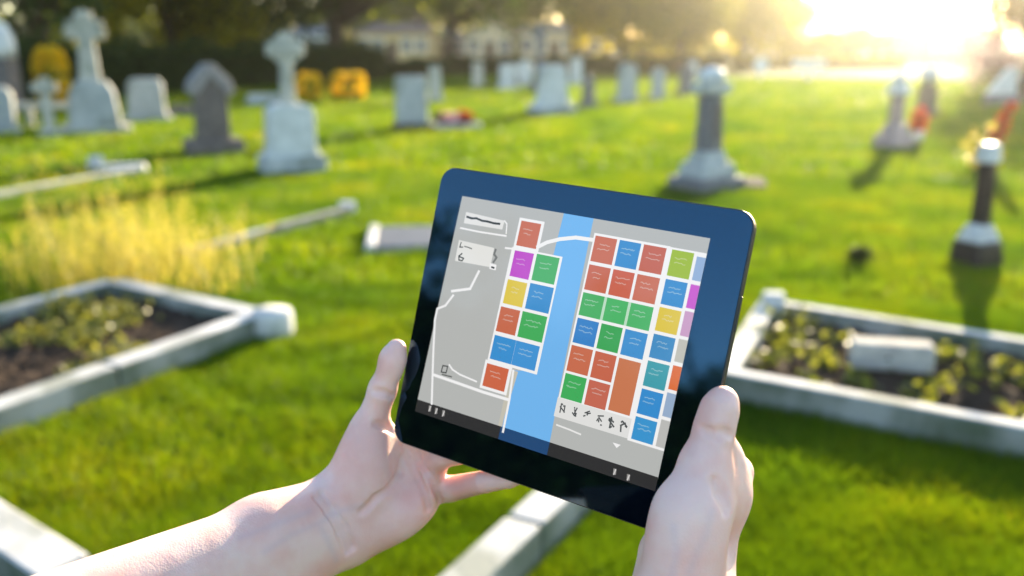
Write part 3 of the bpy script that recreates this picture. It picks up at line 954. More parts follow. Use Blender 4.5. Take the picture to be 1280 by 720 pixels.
def house(px, d, wpx, eave_py, ridge_py, wall, roof, label, yaw=0, gable=False, cols=3, rows=1, dep=8):
    r0 = ray(px, 100); g = Vector((r0.x / r0.y * d, d, 0))
    e = empty('house', (g.x, g.y, 0), R(yaw)); tag(e, label, 'house', 'houses beyond the cemetery')
    w = wpx / F * d; he = ZH(g, eave_py); hr = ZH(g, ridge_py)
    bm = bmesh.new()
    if gable: prism(bm, [(-w / 2, 0), (w / 2, 0), (w / 2, he), (0, hr - .15), (-w / 2, he)], 0, dep)
    else: box(bm, -w / 2, w / 2, 0, dep, 0, he)
    link_bm('wall', bm, wall, e)
    bm = bmesh.new(); o_ = .4
    if gable:
        for s in (-1, 1):
            prism(bm, [(s * (w / 2 + o_), he - .25), (0, hr), (0, hr + .2), (s * (w / 2 + o_), he - .02)], -.4, dep + .4)
    else:
        p = [(-w / 2 - o_, -o_, he + .002), (w / 2 + o_, -o_, he + .002), (w / 2 + o_, dep + o_, he + .002), (-w / 2 - o_, dep + o_, he + .002), (-w / 2 + 1.2, dep / 2, hr), (w / 2 - 1.2, dep / 2, hr)]
        v = [bm.verts.new(q) for q in p]
        for f in ((0, 1, 5, 4), (1, 2, 5), (2, 3, 4, 5), (3, 0, 4), (3, 2, 1, 0)): bm.faces.new([v[i] for i in f])
    rf = link_bm('roof', bm, roof, e)
    bm = bmesh.new(); box(bm, w * .2, w * .2 + .6, dep * .5, dep * .5 + .6, he, hr + .9); link_bm('chimney', bm, ROOFM, rf)
    fh = he / rows
    for rw in range(rows):
        for k in range(cols):
            x = -w / 2 + w * (k + .5) / cols
            if rw == 0 and k == cols // 2:
                bm = bmesh.new(); box(bm, x - .5, x + .5, -.06, .02, .0, 2.1); link_bm('door', bm, DOORM, e)
                continue
            z = rw * fh + fh * .35
            bm = bmesh.new()
            for (xa, xb, za, zb) in ((x - .62, x - .5, z - .1, z + 1.4), (x + .5, x + .62, z - .1, z + 1.4), (x - .5, x + .5, z + 1.28, z + 1.4), (x - .5, x + .5, z - .1, z), (x - .03, x + .03, z, z + 1.28)):
                box(bm, xa, xb, -.07, .03, za, zb)
            f = link_bm('window', bm, WHITE_P, e)
            bm = bmesh.new(); box(bm, x - .5, x + .5, -.03, .01, z, z + 1.28); link_bm('pane', bm, GLASSM, f)
    return e

YEL_W = mat('stucco_yellow', (.80, .56, .26), (.70, .48, .22), 2, .9, 0)
CRM_W = mat('stucco_cream', (.80, .64, .42), (.72, .56, .37), 2, .9, 0)
WHT_W = mat('stucco_white', (.85, .82, .77), (.78, .75, .7), 2, .9, 0)
PNK_W = mat('stucco_pink', (.80, .60, .50), (.7, .52, .44), 2, .9, 0)
BRN_W = mat('brick_brown', (.38, .24, .16), (.28, .17, .12), 2, .9, 0)
house(492, 104, 88, 41, 27, YEL_W, ROOFM, 'yellow house with brown roof seen under the huge dark tree', cols=5, yaw=-6)
house(612, 108, 58, 42, 24, CRM_W, ROOFG, 'cream house with pointed gable above the cream headstones', gable=True, cols=3, rows=1, yaw=6)
house(556, 112, 46, 46, 34, PNK_W, ROOFG, 'pinkish house between the yellow house and the white gabled house', cols=3)
house(684, 106, 66, 40, 27, CRM_W, ROOFG, 'broad low house behind the slender grey cross', cols=4, yaw=-5)
house(757, 110, 44, 48, 34, CRM_W, ROOFM, 'small cream house half hidden by the bushy green trees', cols=3)
house(385, 104, 62, 44, 32, WHT_W, ROOFG, 'dim white house glimpsed left of the thick reddish trunk', cols=3)
house(1090, 135, 130, 52, 42, WHT_W, ROOFG, 'long pale hazy house right under the sun', cols=7, yaw=-4)
house(965, 108, 40, 44, 30, PNK_W, ROOFM, 'small pinkish house behind the small upright golden tree', cols=2, gable=True)
house(1205, 96, 96, 42, 28, BRN_W, ROOFM, 'brown brick house in haze at the right, beside the bright sky', cols=5, yaw=8)

# ------------------------------------------------------------------ tablet
w_t, h_t = .24, .24 / 1.15
TR = Matrix(((0.8349133121531472, 0.19007685166235277, -0.5165177166869453), (-0.18515223452167467, 0.9807749701457844, 0.061636904425478485), (0.5183033969028165, 0.044172937389908, 0.8540552326174614)))
TT = Vector((0.02891273, -0.03386253, -0.62534071))
CAMM = Matrix(((1, 0, 0), (0, SP, -CP), (0, CP, SP)))   # columns: camera x,y,z axes in world
M3 = CAMM @ TR
TM = Matrix.Translation(C2W(TT)) @ M3.to_4x4()
tn = TR @ Vector((0, 0, 1))


def tpdepth(px, py):
    d = Vector(((px - 640) / F, -(py - 360) / F, -1))
    return tn.dot(TT) / tn.dot(d)


def tloc(px, py):
    d = Vector(((px - 640) / F, -(py - 360) / F, -1))
    q = TR.transposed() @ (d * (tn.dot(TT) / tn.dot(d)) - TT)
    return (q.x, q.y)


tab = D.objects.new('tablet_computer', None); COL.objects.link(tab); tab.matrix_world = TM
tag(tab, 'black tablet computer with a coloured plot map on its screen, held in two hands', 'tablet')


def rrect(w, h, r, n=8):
    pts = []
    for cx, cy, a0 in ((w / 2 - r, h / 2 - r, 0), (-w / 2 + r, h / 2 - r, 90), (-w / 2 + r, -h / 2 + r, 180), (w / 2 - r, -h / 2 + r, 270)):
        for k in range(n + 1):
            a = R(a0 + 90 * k / n); pts.append((cx + r * math.cos(a), cy + r * math.sin(a)))
    return pts


def slab_xy(rings):
    bm = bmesh.new(); prev = None; first = None
    for (w, h, r, z) in rings:
        ring = [bm.verts.new((x, y, z)) for x, y in rrect(w, h, r)]
        if prev:
            for i in range(len(ring)):
                j = (i + 1) % len(ring); bm.faces.new((prev[i], prev[j], ring[j], ring[i]))
        else: first = ring
        prev = ring
    bm.faces.new(first); bm.faces.new(prev)
    return bm

SHELL = mat('tablet_shell', (.025, .027, .03), (.02, .02, .024), 40, .35, 0, spec=.5)
gm, nt, out = nodes('tablet_glass_black')
p = nt.nodes.new('ShaderNodeBsdfPrincipled'); nt.links.new(p.outputs[0], out.inputs[0])
p.inputs['Base Color'].default_value = (.0005, .0012, .003, 1); p.inputs['Roughness'].default_value = .04; p.inputs['Specular IOR Level'].default_value = .95; p.inputs['Specular Tint'].default_value = (.28, .62, 1, 1)
link_bm('shell', slab_xy([(w_t - .004, h_t - .004, .010, -.0078), (w_t, h_t, .012, -.006), (w_t, h_t, .012, -.0012), (w_t - .0012, h_t - .0012, .0115, -.0006)]), SHELL, tab, False)
link_bm('glass_front', slab_xy([(w_t - .0016, h_t - .0016, .0112, -.00055), (w_t - .0018, h_t - .0018, .011, .0)]), gm, tab)
bm = bmesh.new(); box(bm, w_t / 2 - .0005, w_t / 2 + .0006, .03, .052, -.005, -.0022); link_bm('side_button', bm, SHELL, tab, bevel=.0003)

SQ = [(578, 245), (888, 298), (819, 614), (519, 514)]
A = []
for (x, y), (u, v) in zip([(0, 0), (1, 0), (1, 1), (0, 1)], SQ):
    A += [[x, y, 1, 0, 0, 0, -u * x, -u * y, -u], [0, 0, 0, x, y, 1, -v * x, -v * y, -v]]
HS = np.linalg.svd(np.array(A, float))[2][-1].reshape(3, 3)
def UV(u, v):
    q = HS @ np.array([u, v, 1.0]); return tloc(q[0] / q[2], q[1] / q[2])

_sm = {}
scr_mats = []
def smat(rgb):
    if rgb in _sm: return _sm[rgb]
    m, nt, out = nodes('screen_%02x%02x%02x' % rgb)
    p = nt.nodes.new('ShaderNodeBsdfPrincipled'); nt.links.new(p.outputs[0], out.inputs[0])
    p.inputs['Base Color'].default_value = (.01, .01, .01, 1); p.inputs['Roughness'].default_value = .06; p.inputs['Specular IOR Level'].default_value = .35
    ec = srgb(*rgb); p.inputs['Emission Color'].default_value = (ec[0] * .95, ec[1] * .985, ec[2] * 1.07, 1); p.inputs['Emission Strength'].default_value = SCREEN
    _sm[rgb] = len(scr_mats); scr_mats.append(m); return _sm[rgb]
SCREEN = 0.95 / (2 ** EXP)
sbm = bmesh.new(); LZ = .00006
def spoly(pts, rgb, layer):
    f = sbm.faces.new([sbm.verts.new((x, y, .00012 + LZ * layer)) for x, y in pts]); f.material_index = smat(rgb)
    if f.normal.z < 0 or f.calc_area() == 0: pass
def srect(u0, u1, v0, v1, rgb, layer): spoly([UV(u0, v0), UV(u1, v0), UV(u1, v1), UV(u0, v1)], rgb, layer)
def stroke(pts, wpx, rgb, layer, px=True):
    P = [Vector(tloc(*q)) if px else Vector(UV(*q)) for q in pts]
    w = wpx * .00052 / 2
    for i, (a, b) in enumerate(zip(P, P[1:])):
        d = (b - a)
        if d.length < 1e-6: continue
        d.normalize(); n = Vector((-d.y, d.x)) * w; a = a - d * w * .6; b = b + d * w * .6
        spoly([(a + n)[:], (b + n)[:], (b - n)[:], (a - n)[:]], rgb, layer + .02 * i)

GREY = (184, 186, 182); WHT = (246, 246, 244); ORA = (205, 108, 76); BLU = (52, 142, 205); GRN = (70, 178, 98); YLW = (226, 200, 62); MAG = (196, 68, 200); LIM = (160, 190, 30); TEA = (60, 160, 172)
RIV = (112, 184, 240)
srect(0, 1, 0, .95, GREY, 0)
spoly([UV(*q) for q in ((.449, 0), (.569, 0), (.578, .55), (.589, .95), (.39, .95), (.385, .70), (.44, .685), (.44, .3))], RIV, 1)
srect(.449, .57, -0.0, .02, RIV, 1.5)
# kerb of land beside the river
spoly([UV(*q) for q in ((.372, .70), (.405, .70), (.385, .95), (.372, .95))], (200, 196, 180), 1.2)
# right block
srect(.585, .872, .058, .757, WHT, 2); srect(.582, .872, .755, .836, (228, 228, 224), 2); srect(.868, 1.0, .06, .842, WHT, 2.5)
RW = [(.068, .176), (.19, .296), (.308, .404), (.416, .52), (.531, .64), (.65, .754)]
CX = [(.592, .676), (.686, .767), (.777, .860)]
tiles = [[ORA, BLU, (200, 100, 74)], [(204, 104, 74), (208, 98, 70), (206, 110, 80)], [GRN, (72, 184, 104), (76, 184, 108)], [(48, 130, 200), (56, 168, 86), (60, 146, 208)], [(206, 110, 78), (204, 104, 76), None], [(60, 176, 92), (202, 106, 84), None]]
LBL = (236, 238, 232)
def label_marks(u0, u1, v0, v1, rgb, seed):
    rs = random.Random(seed)
    col = tuple(int(c * .5 + 255 * .45) for c in rgb)
    for r_ in range(2):
        v = v0 + (v1 - v0) * (.3 + .18 * r_); x = u0 + (u1 - u0) * rs.uniform(.15, .3); xe = u0 + (u1 - u0) * rs.uniform(.62, .85)
        pts = []
        while x < xe:
            pts.append((x, v + rs.uniform(-.0032, .0032))); x += rs.uniform(.0025, .007)
        stroke(pts, 1.1, col, 5, px=False)
for r_, row in enumerate(tiles):
    for c_, col in enumerate(row):
        if col:
            srect(CX[c_][0], CX[c_][1], RW[r_][0], RW[r_][1], col, 3); label_marks(*CX[c_], *RW[r_], col, r_ * 7 + c_)
# thin pale joints inside the green row
srect(.676, .686, .308, .404, (190, 226, 196), 3.2); srect(.767, .777, .308, .404, (190, 226, 196), 3.2)
srect(.777, .858, .534, .748, (206, 122, 82), 3)
C4 = [(.068, .173, LIM), (.187, .288, BLU), (.300, .395, YLW), (.408, .503, (62, 142, 196)), (.516, .617, TEA), (.629, .729, (48, 142, 208)), (.741, .832, (52, 150, 208))]
for k, (v0, v1, col) in enumerate(C4):
    srect(.880, .958, v0, v1, col, 3); label_marks(.880, .958, v0, v1, col, 60 + k)
for (v0, v1, col) in ((.078, .172, (150, 178, 214)), (.188, .282, (206, 84, 204)), (.294, .392, (206, 158, 196)), (.405, .495, (196, 194, 182)), (.510, .605, (226, 112, 56)), (.618, .712, (152, 176, 204)), (.725, .832, (190, 190, 186))):
    srect(.969, 1.0, v0, v1, col, 3)
# icon strip: little dark pictograms
rs = random.Random(4)
for k, u in enumerate((.61, .655, .705, .757, .80, .845)):
    for q in range(5):
        a = (u + rs.uniform(-.012, .012), .795 + rs.uniform(-.022, .022)); b = (u + rs.uniform(-.012, .012), .795 + rs.uniform(-.022, .022))
        stroke([a, b], 1.8 if k < 4 else 2.2, (80, 84, 84), 5 + q * .1, px=False)
# left block
srect(.273, .380, .050, .186, WHT, 2); srect(.268, .482, .182, .690, WHT, 2.2); srect(.260, .378, .686, .812, WHT, 2)
for k, (u0, u1, v0, v1, col) in enumerate(((.283, .368, .062, .172, ORA), (.283, .365, .193, .308, MAG), (.377, .472, .19, .305, GRN), (.280, .364, .323, .43, YLW), (.376, .475, .318, .43, BLU),
                            (.276, .360, .445, .555, ORA), (.370, .474, .443, .555, (64, 176, 92)), (.276, .370, .572, .678, (54, 146, 210)), (.3705, .470, .572, .678, (62, 150, 214)), (.270, .366, .70, .80, (210, 104, 70)))):
    srect(u0, u1, v0, v1, col, 3); label_marks(u0, u1, v0, v1, col, 90 + k)
# roads
stroke([(672, 309), (684, 303), (700, 299), (720, 297), (742, 300)], 5, WHT, 4)
stroke([(599, 339), (588, 361), (565, 364)], 3.6, WHT, 4); stroke([(567, 369), (557, 382), (547, 386), (544, 400), (542, 440), (541, 470), (540, 505)], 3.2, WHT, 4)
stroke([(541, 468), (570, 478), (604, 490), (637, 500)], 4, WHT, 4.3); stroke([(642, 463), (637, 500), (629, 540)], 3.2, WHT, 4.6)
stroke([(668, 316), (640, 311), (632, 310)], 2.5, WHT, 4)
# header card
spoly([tloc(*q) for q in ((583, 265), (631, 276), (628, 287), (580, 279))], (232, 232, 228), 3)
stroke([(584, 271 + 0), (590, 273), (596, 273), (603, 276), (610, 277), (617, 279), (625, 280)], 3, (60, 62, 62), 5)
stroke([(631, 276), (634, 280), (633, 292)], 1.8, WHT, 4); stroke([(576, 285), (600, 290), (633, 295)], 2.4, WHT, 4.5)
# legend card
spoly([tloc(*q) for q in ((574, 300), (618, 310), (613, 334), (569, 326))], (232, 232, 226), 3)
stroke([(577, 303), (575, 309), (579, 309)], 1.6, (70, 72, 72), 5); stroke([(581, 308), (585, 309), (590, 311)], 1.6, (110, 112, 110), 5.3)
stroke([(578, 317), (574, 320), (574, 325), (578, 326), (580, 323), (575, 321)], 1.9, (50, 52, 52), 5)      # the figure 6
stroke([(620, 312), (618, 318), (621, 322), (617, 328)], 3.2, (120, 122, 120), 4.6)
spoly([tloc(*q) for q in ((613, 329), (621, 331), (620, 338), (612, 336))], WHT, 5); stroke([(615, 334), (618, 335)], 2.5, (40, 42, 42), 6)
# small note at lower left
stroke([(554, 457), (560, 458), (558, 466), (552, 465), (554, 457)], 1.8, (70, 72, 72), 5); stroke([(553, 468), (565, 471)], 1.8, (90, 92, 90), 5)
stroke([(562, 456), (566, 462), (575, 468), (596, 477)], 2.4, WHT, 5)
stroke([(696, 531), (712, 537), (726, 543)], 2.2, (236, 236, 232), 3); spoly([tloc(*q) for q in ((766, 553), (776, 556), (771, 560))], WHT, 3)
# status bar, the river shows faintly through
srect(0, 1, .945, 1.0, (46, 44, 44), 2.8); srect(.384, .589, .945, 1.0, (30, 72, 118), 3.4)
for (x, y) in ((538, 511), (546, 514), (555, 517), (769, 590), (786, 597)):
    stroke([(x, y - 3), (x - .5, y + 2)], 4.0, (150, 148, 144), 6); stroke([(x + 1, y - 3), (x - 1.5, y + 3)], 1.6, (215, 212, 208), 6.2)
me = D.meshes.new('screen'); sbm.normal_update()
for f in sbm.faces:
    if f.normal.z < 0: f.normal_flip()
sbm.to_mesh(me); sbm.free()
for m in scr_mats: me.materials.append(m)
o = D.objects.new('screen', me); COL.objects.link(o); o.parent = tab

# ------------------------------------------------------------------ hands (smooth-union distance field, one skin)
def CPt(px, py, d):
    return np.array([(px - 640) / F * d, -(py - 360) / F * d, -d])


class Sdf:
    def __init__(s): s.pr = []
    def cap(s, a, b, ra, rb, k=.006): s.pr.append(('c', np.array(a), np.array(b), ra, rb, k)); return s
    def ell(s, c, r, rot=None, k=.012): s.pr.append(('e', np.array(c), np.array(r), np.eye(3) if rot is None else rot, 0, k)); return s
    def cut(s, a, b, r, k=.003): s.pr.append(('x', np.array(a), np.array(b), r, r, k)); return s
    def ev(s, P):
        f = None
        for t, a, b, c, d, k in s.pr:
            if t in 'cx':
                ab = b - a; h = np.clip(((P - a) @ ab) / (ab @ ab), 0, 1)
                g = np.linalg.norm(P - a - h[:, None] * ab, axis=1) - (c + (d - c) * h)
            else:
                q = (P - a) @ c.T if False else (P - a) @ c
                k0 = np.linalg.norm(q / b, axis=1); k1 = np.linalg.norm(q / b ** 2, axis=1)
                g = k0 * (k0 - 1) / np.maximum(k1, 1e-9)
            if f is None: f = g; continue
            if t == 'x':
                h = np.maximum(k - np.abs(f + g), 0) / k
                f = np.maximum(f, -g) + h * h * k * .25
            else:
                h = np.maximum(k - np.abs(f - g), 0) / k
                f = np.minimum(f, g) - h * h * k * .25
        return f


def polygonize(sdf, lo, hi, s, B=10):
    n = np.ceil((np.array(hi) - np.array(lo)) / s / B).astype(int) * B
    Fd = np.ones(tuple(n + 1), np.float32)
    lo = np.array(lo)
    nb = n // B
    I = np.stack(np.meshgrid(*[np.arange(q) for q in nb], indexing='ij'), -1).reshape(-1, 3)
    cen = lo + (I + .5) * B * s
    fv = sdf.ev(cen)
    act = np.abs(fv) < B * s * .95 + .004
    for i in I[(~act) & (fv < 0)]:
        Fd[i[0] * B:i[0] * B + B + 1, i[1] * B:i[1] * B + B + 1, i[2] * B:i[2] * B + B + 1] = -1
    g1 = np.stack(np.meshgrid(*[np.arange(B + 1)] * 3, indexing='ij'), -1).reshape(-1, 3)
    A_ = I[act]
    for k in range(0, len(A_), 60):
        ch = A_[k:k + 60]
        idx = (ch[:, None, :] * B + g1[None]).reshape(-1, 3)
        v = sdf.ev(lo + idx * s)
        Fd[idx[:, 0], idx[:, 1], idx[:, 2]] = v
    ins = Fd < 0
    c = np.zeros(tuple(n), np.int8)
    for dx in (0, 1):
        for dy in (0, 1):
            for dz in (0, 1): c += ins[dx:dx + n[0], dy:dy + n[1], dz:dz + n[2]]
    cells = np.argwhere((c > 0) & (c < 8))
    vid = np.full(tuple(n), -1, np.int32); vid[cells[:, 0], cells[:, 1], cells[:, 2]] = np.arange(len(cells))
    acc = np.zeros((len(cells), 3)); cnt = np.zeros(len(cells))
    corners = [np.array(q) for q in ((0, 0, 0), (1, 0, 0), (0, 1, 0), (1, 1, 0), (0, 0, 1), (1, 0, 1), (0, 1, 1), (1, 1, 1))]
    for a in range(8):
        for b in range(a + 1, 8):
            if np.abs(corners[a] - corners[b]).sum() != 1: continue
            ia, ib = cells + corners[a], cells + corners[b]
            fa, fb = Fd[ia[:, 0], ia[:, 1], ia[:, 2]], Fd[ib[:, 0], ib[:, 1], ib[:, 2]]
            m_ = (fa < 0) != (fb < 0)
            t = np.where(m_, fa / np.where(m_, fa - fb, 1), 0)[:, None]
            acc += np.where(m_[:, None], corners[a] * (1 - t) + corners[b] * t, 0); cnt += m_
    V = lo + (cells + acc / cnt[:, None]) * s
    Q = []
    for ax in range(3):
        u, v = [(1, 2), (2, 0), (0, 1)][ax]
        sl0 = [slice(None)] * 3; sl1 = [slice(None)] * 3; sl0[ax] = slice(0, -1); sl1[ax] = slice(1, None)
        E = np.argwhere(ins[tuple(sl0)] != ins[tuple(sl1)])
        E = E[(E[:, u] > 0) & (E[:, v] > 0) & (E[:, u] < n[u]) & (E[:, v] < n[v])]
        eu = np.zeros(3, int); eu[u] = 1; ev_ = np.zeros(3, int); ev_[v] = 1
        q = np.stack([vid[tuple((E - eu - ev_).T)], vid[tuple((E - ev_).T)], vid[tuple(E.T)], vid[tuple((E - eu).T)]], 1)
        fl = ins[tuple(E.T)]
        q[~fl] = q[~fl][:, ::-1]
        Q.append(q)
    Q = np.concatenate(Q); Q = Q[(Q >= 0).all(1)]
    return V, Q


def behind(px, py, r, extra=.0085):
    return CPt(px, py, tpdepth(px, py) + (extra + r) / tn.z)


def finger(S, pts, rad, k=.0035):
    for i in range(len(pts) - 1):
        S.cap(pts[i], pts[i + 1], rad[i], rad[i + 1], k)

# ---- left hand (palm towards the viewer, thumb up along the edge)
L_ = Sdf()
el = np.array([-.33, -.235, -.50])
wrU, wrL = CPt(400, 632, .695), CPt(430, 676, .705)
L_.cap(el + np.array([.005, .012, 0]), wrU, .043, .0185)
L_.cap(el + np.array([-.0, -.014, .0]), wrL, .041, .0185, .02)
L_.cap(CPt(330, 676, .665), CPt(416, 655, .70), .030, .0225, .02)
sh = np.array([-.20, -.22, -.20])
L_.cap(el, sh, .043, .050, .03)
# metacarpals / palm
mc = [CPt(415, 628, .70), CPt(425, 645, .702), CPt(432, 660, .704), CPt(440, 672, .704)]
kn = [CPt(520, 560, .722), CPt(530, 585, .721), CPt(530, 602, .718), CPt(526, 626, .708)]
for m_, k_, r_ in zip(mc, kn, (.0135, .0135, .0135, .0125)):
    L_.cap(m_, k_, .0165, r_, .014)
# web from index knuckle to thumb base, thenar and hypothenar pads
L_.cap(CPt(432, 600, .700), CPt(464, 532, .699), .0165, .0125, .012)
L_.ell(CPt(458, 588, .690), (.019, .036, .015), None, .014)
L_.cap(CPt(470, 545, .705), CPt(512, 562, .720), .011, .012, .016)
L_.ell(CPt(484, 652, .702), (.032, .017, .0135), np.array([[math.cos(.35), -math.sin(.35), 0], [math.sin(.35), math.cos(.35), 0], [0, 0, 1]]), .014)
L_.ell(CPt(536, 590, .714), (.009, .022, .011), None, .01)
# thumb
finger(L_, [CPt(462, 535, .697), CPt(478, 487, .690), CPt(492, 447, .686), CPt(496, 435, .6855)], [.0125, .0098, .0088, .0068], .006)
L_.ell(CPt(489, 457, .685), (.0085, .0125, .0085), None, .005)
# fingers behind the tablet
def bf(px, py, r): return behind(px, py, r)
def deeper(p, dz): q = p.copy(); q[2] -= dz; return q
finger(L_, [kn[0], bf(555, 530, .009), bf(600, 508, .0085), bf(632, 492, .0075)], [.0115, .0092, .0085, .0072])
finger(L_, [kn[1], bf(562, 548, .009), bf(612, 536, .0085), bf(648, 528, .0075)], [.0115, .0094, .0086, .0072])
finger(L_, [kn[2], bf(552, 570, .009), bf(600, 562, .008), bf(636, 556, .007)], [.0110, .0090, .0082, .0070])
finger(L_, [CPt(528, 616, .724), CPt(563, 611, .708), bf(606, 602, .0078), bf(636, 598, .007), bf(650, 595, .006)], [.0105, .0100, .0082, .0070, .0058], .0015)
L_.ell(CPt(537, 608, .702), (.0085, .016, .0105), np.array([[math.cos(.25), math.sin(.25), 0], [-math.sin(.25), math.cos(.25), 0], [0, 0, 1]]), .008)
# creases of the palm
def crease(S, pts, r=.0011, k=.003):
    for a, b in zip(pts, pts[1:]): S.cut(a, b, r, k)
def CR(px, py, d): return CPt(px, py, d)
CREASE_L = [
    [(505, 556), (512, 575), (522, 596), (531, 616), (536, 636)],
    [(514, 556), (524, 575), (535, 592), (545, 612), (550, 628)],
    [(452, 640), (470, 622), (490, 606), (500, 590), (503, 572)],
    [(395, 622), (410, 640), (424, 664), (434, 690)],
    [(403, 617), (417, 636), (431, 660), (441, 684)],
    [(470, 530), (480, 532), (490, 538)],
    [(468, 489), (480, 491), (492, 496)],
]
def surf(S, px, py, d0=.60, d1=.76):
    """first hit of the view ray with the field"""
    dd = np.linspace(d0, d1, 260); P = np.stack([CPt(px, py, q) for q in dd]); v = S.ev(P)
    i = np.argmax(v < 0)
    return CPt(px, py, dd[i]) if v[i] < 0 else None
cuts = []
for c_ in CREASE_L:
    hits = [surf(L_, *q) for q in c_]; hits = [h for h in hits if h is not None]
    cuts += list(zip(hits, hits[1:]))
for a, b in cuts: L_.cut(a, b, .0024, .003)
VL, QL = polygonize(L_, (-.40, -.34, -.78), (.02, -.03, -.135), .0014)

# ---- right hand (thumb over the bezel, fingers wrapped behind)
S = Sdf()
elr = np.array([.085, -.375, -.36])
w1, w2 = CPt(822, 768, .545), CPt(878, 762, .560)
S.cap(elr + np.array([-.012, 0, 0]), w1, .040, .0195)
S.cap(elr + np.array([.012, 0, 0]), w2, .040, .0195, .02)
S.cap(CPt(850, 790, .545), CPt(852, 730, .560), .026, .022, .02)
S.cap(elr, np.array([.17, -.33, -.10]), .042, .050, .03)
mcr = [CPt(880, 740, .570), CPt(866, 745, .578), CPt(850, 748, .584), CPt(834, 748, .588)]
knr = [CPt(903, 624, .582), CPt(884, 640, .600), CPt(868, 655, .614), CPt(840, 672, .618)]
for m_, k_ in zip(mcr, knr): S.cap(m_, k_, .0165, .0130, .014)
# thenar mass and thumb
S.cap(CPt(852, 745, .552), CPt(862, 640, .545), .021, .0185, .016)
S.ell(CPt(858, 668, .543), (.0225, .037, .018), np.array([[math.cos(-.2), -math.sin(-.2), 0], [math.sin(-.2), math.cos(-.2), 0], [0, 0, 1]]), .014)
S.cap(CPt(840, 745, .565), CPt(832, 690, .578), .020, .0165, .016)
def front(px, py, r, e=.0008): return CPt(px, py, tpdepth(px, py) - (r + e) / tn.z)
finger(S, [CPt(868, 640, .545), front(881, 583, .0125), front(893, 535, .0105), front(901, 508, .0095), front(904, 500, .008)], [.0185, .0150, .0112, .0100, .0078], .006)
S.ell(front(896, 520, .0100), (.0098, .013, .0094), np.array([[math.cos(-.25), -math.sin(-.25), 0], [math.sin(-.25), math.cos(-.25), 0], [0, 0, 1]]), .005)
# web to index
S.cap(CPt(901, 556, .562), CPt(915, 592, .584), .0085, .0105, .010)
S.cap(CPt(884, 620, .555), CPt(908, 622, .582), .014, .0125, .016)
# fingers
S.ell(CPt(899, 604, .570), (.012, .024, .014), None, .016)
finger(S, [knr[0], CPt(920, 590, .590), behind(900, 566, .0085), behind(862, 552, .008), behind(840, 545, .0065)], [.0128, .0104, .0088, .0080, .0064])
finger(S, [knr[1], CPt(893, 612, .612), behind(868, 590, .009), behind(828, 580, .0082), behind(806, 575, .0066)], [.0120, .0105, .0092, .0082, .0064])
finger(S, [knr[2], behind(868, 628, .0095), behind(835, 612, .009), behind(800, 600, .008), behind(782, 594, .0064)], [.0120, .0100, .0090, .0080, .0062])
finger(S, [knr[3], behind(845, 650, .009), behind(812, 634, .0085), behind(785, 622, .0076), behind(768, 614, .006)], [.0110, .0094, .0084, .0076, .0058])
CREASE_R = [[(900, 538), (908, 541), (916, 545)], [(878, 535), (888, 540), (897, 548)], [(897, 604), (905, 618), (911, 634)], [(893, 600), (898, 618), (906, 640)]]
cuts = []
for c_ in CREASE_R:
    hits = [surf(S, *q, .45, .68) for q in c_]; hits = [h for h in hits if h is not None]
    cuts += list(zip(hits, hits[1:]))
for a, b in cuts: S.cut(a, b, .0014, .004)
VR, QR = polygonize(S, (.01, -.43, -.68), (.23, -.055, -.045), .0014)


def skin_material():
    m, nt, out = nodes('skin')
    N, L = nt.nodes, nt.links
    p = N.new('ShaderNodeBsdfPrincipled'); L.new(p.outputs[0], out.inputs[0])
    tc = N.new('ShaderNodeNewGeometry')
    n1 = N.new('ShaderNodeTexNoise'); n1.inputs['Scale'].default_value = 28; n1.inputs['Detail'].default_value = 5
    L.new(tc.outputs['Position'], n1.inputs['Vector'])
    cr = N.new('ShaderNodeValToRGB'); cr.color_ramp.elements[0].position = .36; cr.color_ramp.elements[1].position = .62
    cr.color_ramp.elements[0].color = (.80, .475, .40, 1); cr.color_ramp.elements[1].color = (.87, .63, .555, 1)
    L.new(n1.outputs['Fac'], cr.inputs[0])
    at = N.new('ShaderNodeAttribute'); at.attribute_name = 'flush'
    mb = N.new('ShaderNodeMix'); mb.data_type = 'RGBA'; L.new(at.outputs['Fac'], mb.inputs[0]); L.new(cr.outputs[0], mb.inputs[6]); mb.inputs[7].default_value = (.80, .33, .26, 1)
    av = N.new('ShaderNodeAttribute'); av.attribute_name = 'vein'
    mv = N.new('ShaderNodeMix'); mv.data_type = 'RGBA'; L.new(av.outputs['Fac'], mv.inputs[0]); L.new(mb.outputs[2], mv.inputs[6]); mv.inputs[7].default_value = (.50, .44, .52, 1)
    L.new(mv.outputs[2], p.inputs['Base Color'])
    p.inputs['Roughness'].default_value = .46; p.inputs['Specular IOR Level'].default_value = .35
    p.inputs['Subsurface Weight'].default_value = .35
    p.inputs['Subsurface Radius'].default_value = (1, .35, .2); p.inputs['Subsurface Scale'].default_value = .003
    v = N.new('ShaderNodeTexVoronoi'); v.inputs['Scale'].default_value = 750
    L.new(tc.outputs['Position'], v.inputs['Vector'])
    n2 = N.new('ShaderNodeTexNoise'); n2.inputs['Scale'].default_value = 90; n2.inputs['Detail'].default_value = 6
    L.new(tc.outputs['Position'], n2.inputs['Vector'])
    ad = N.new('ShaderNodeMath'); ad.operation = 'MULTIPLY_ADD'; ad.inputs[1].default_value = .25
    L.new(v.outputs['Distance'], ad.inputs[0]); L.new(n2.outputs['Fac'], ad.inputs[2])
    b = N.new('ShaderNodeBump'); b.inputs['Strength'].default_value = .3; b.inputs['Distance'].default_value = .0013
    L.new(ad.outputs[0], b.inputs['Height']); L.new(b.outputs[0], p.inputs['Normal'])
    return m
SKIN = skin_material()
per = empty('person', (0, -.1, 0))
tag(per, 'person holding the tablet with both bare hands, palms and forearms in view', 'person')
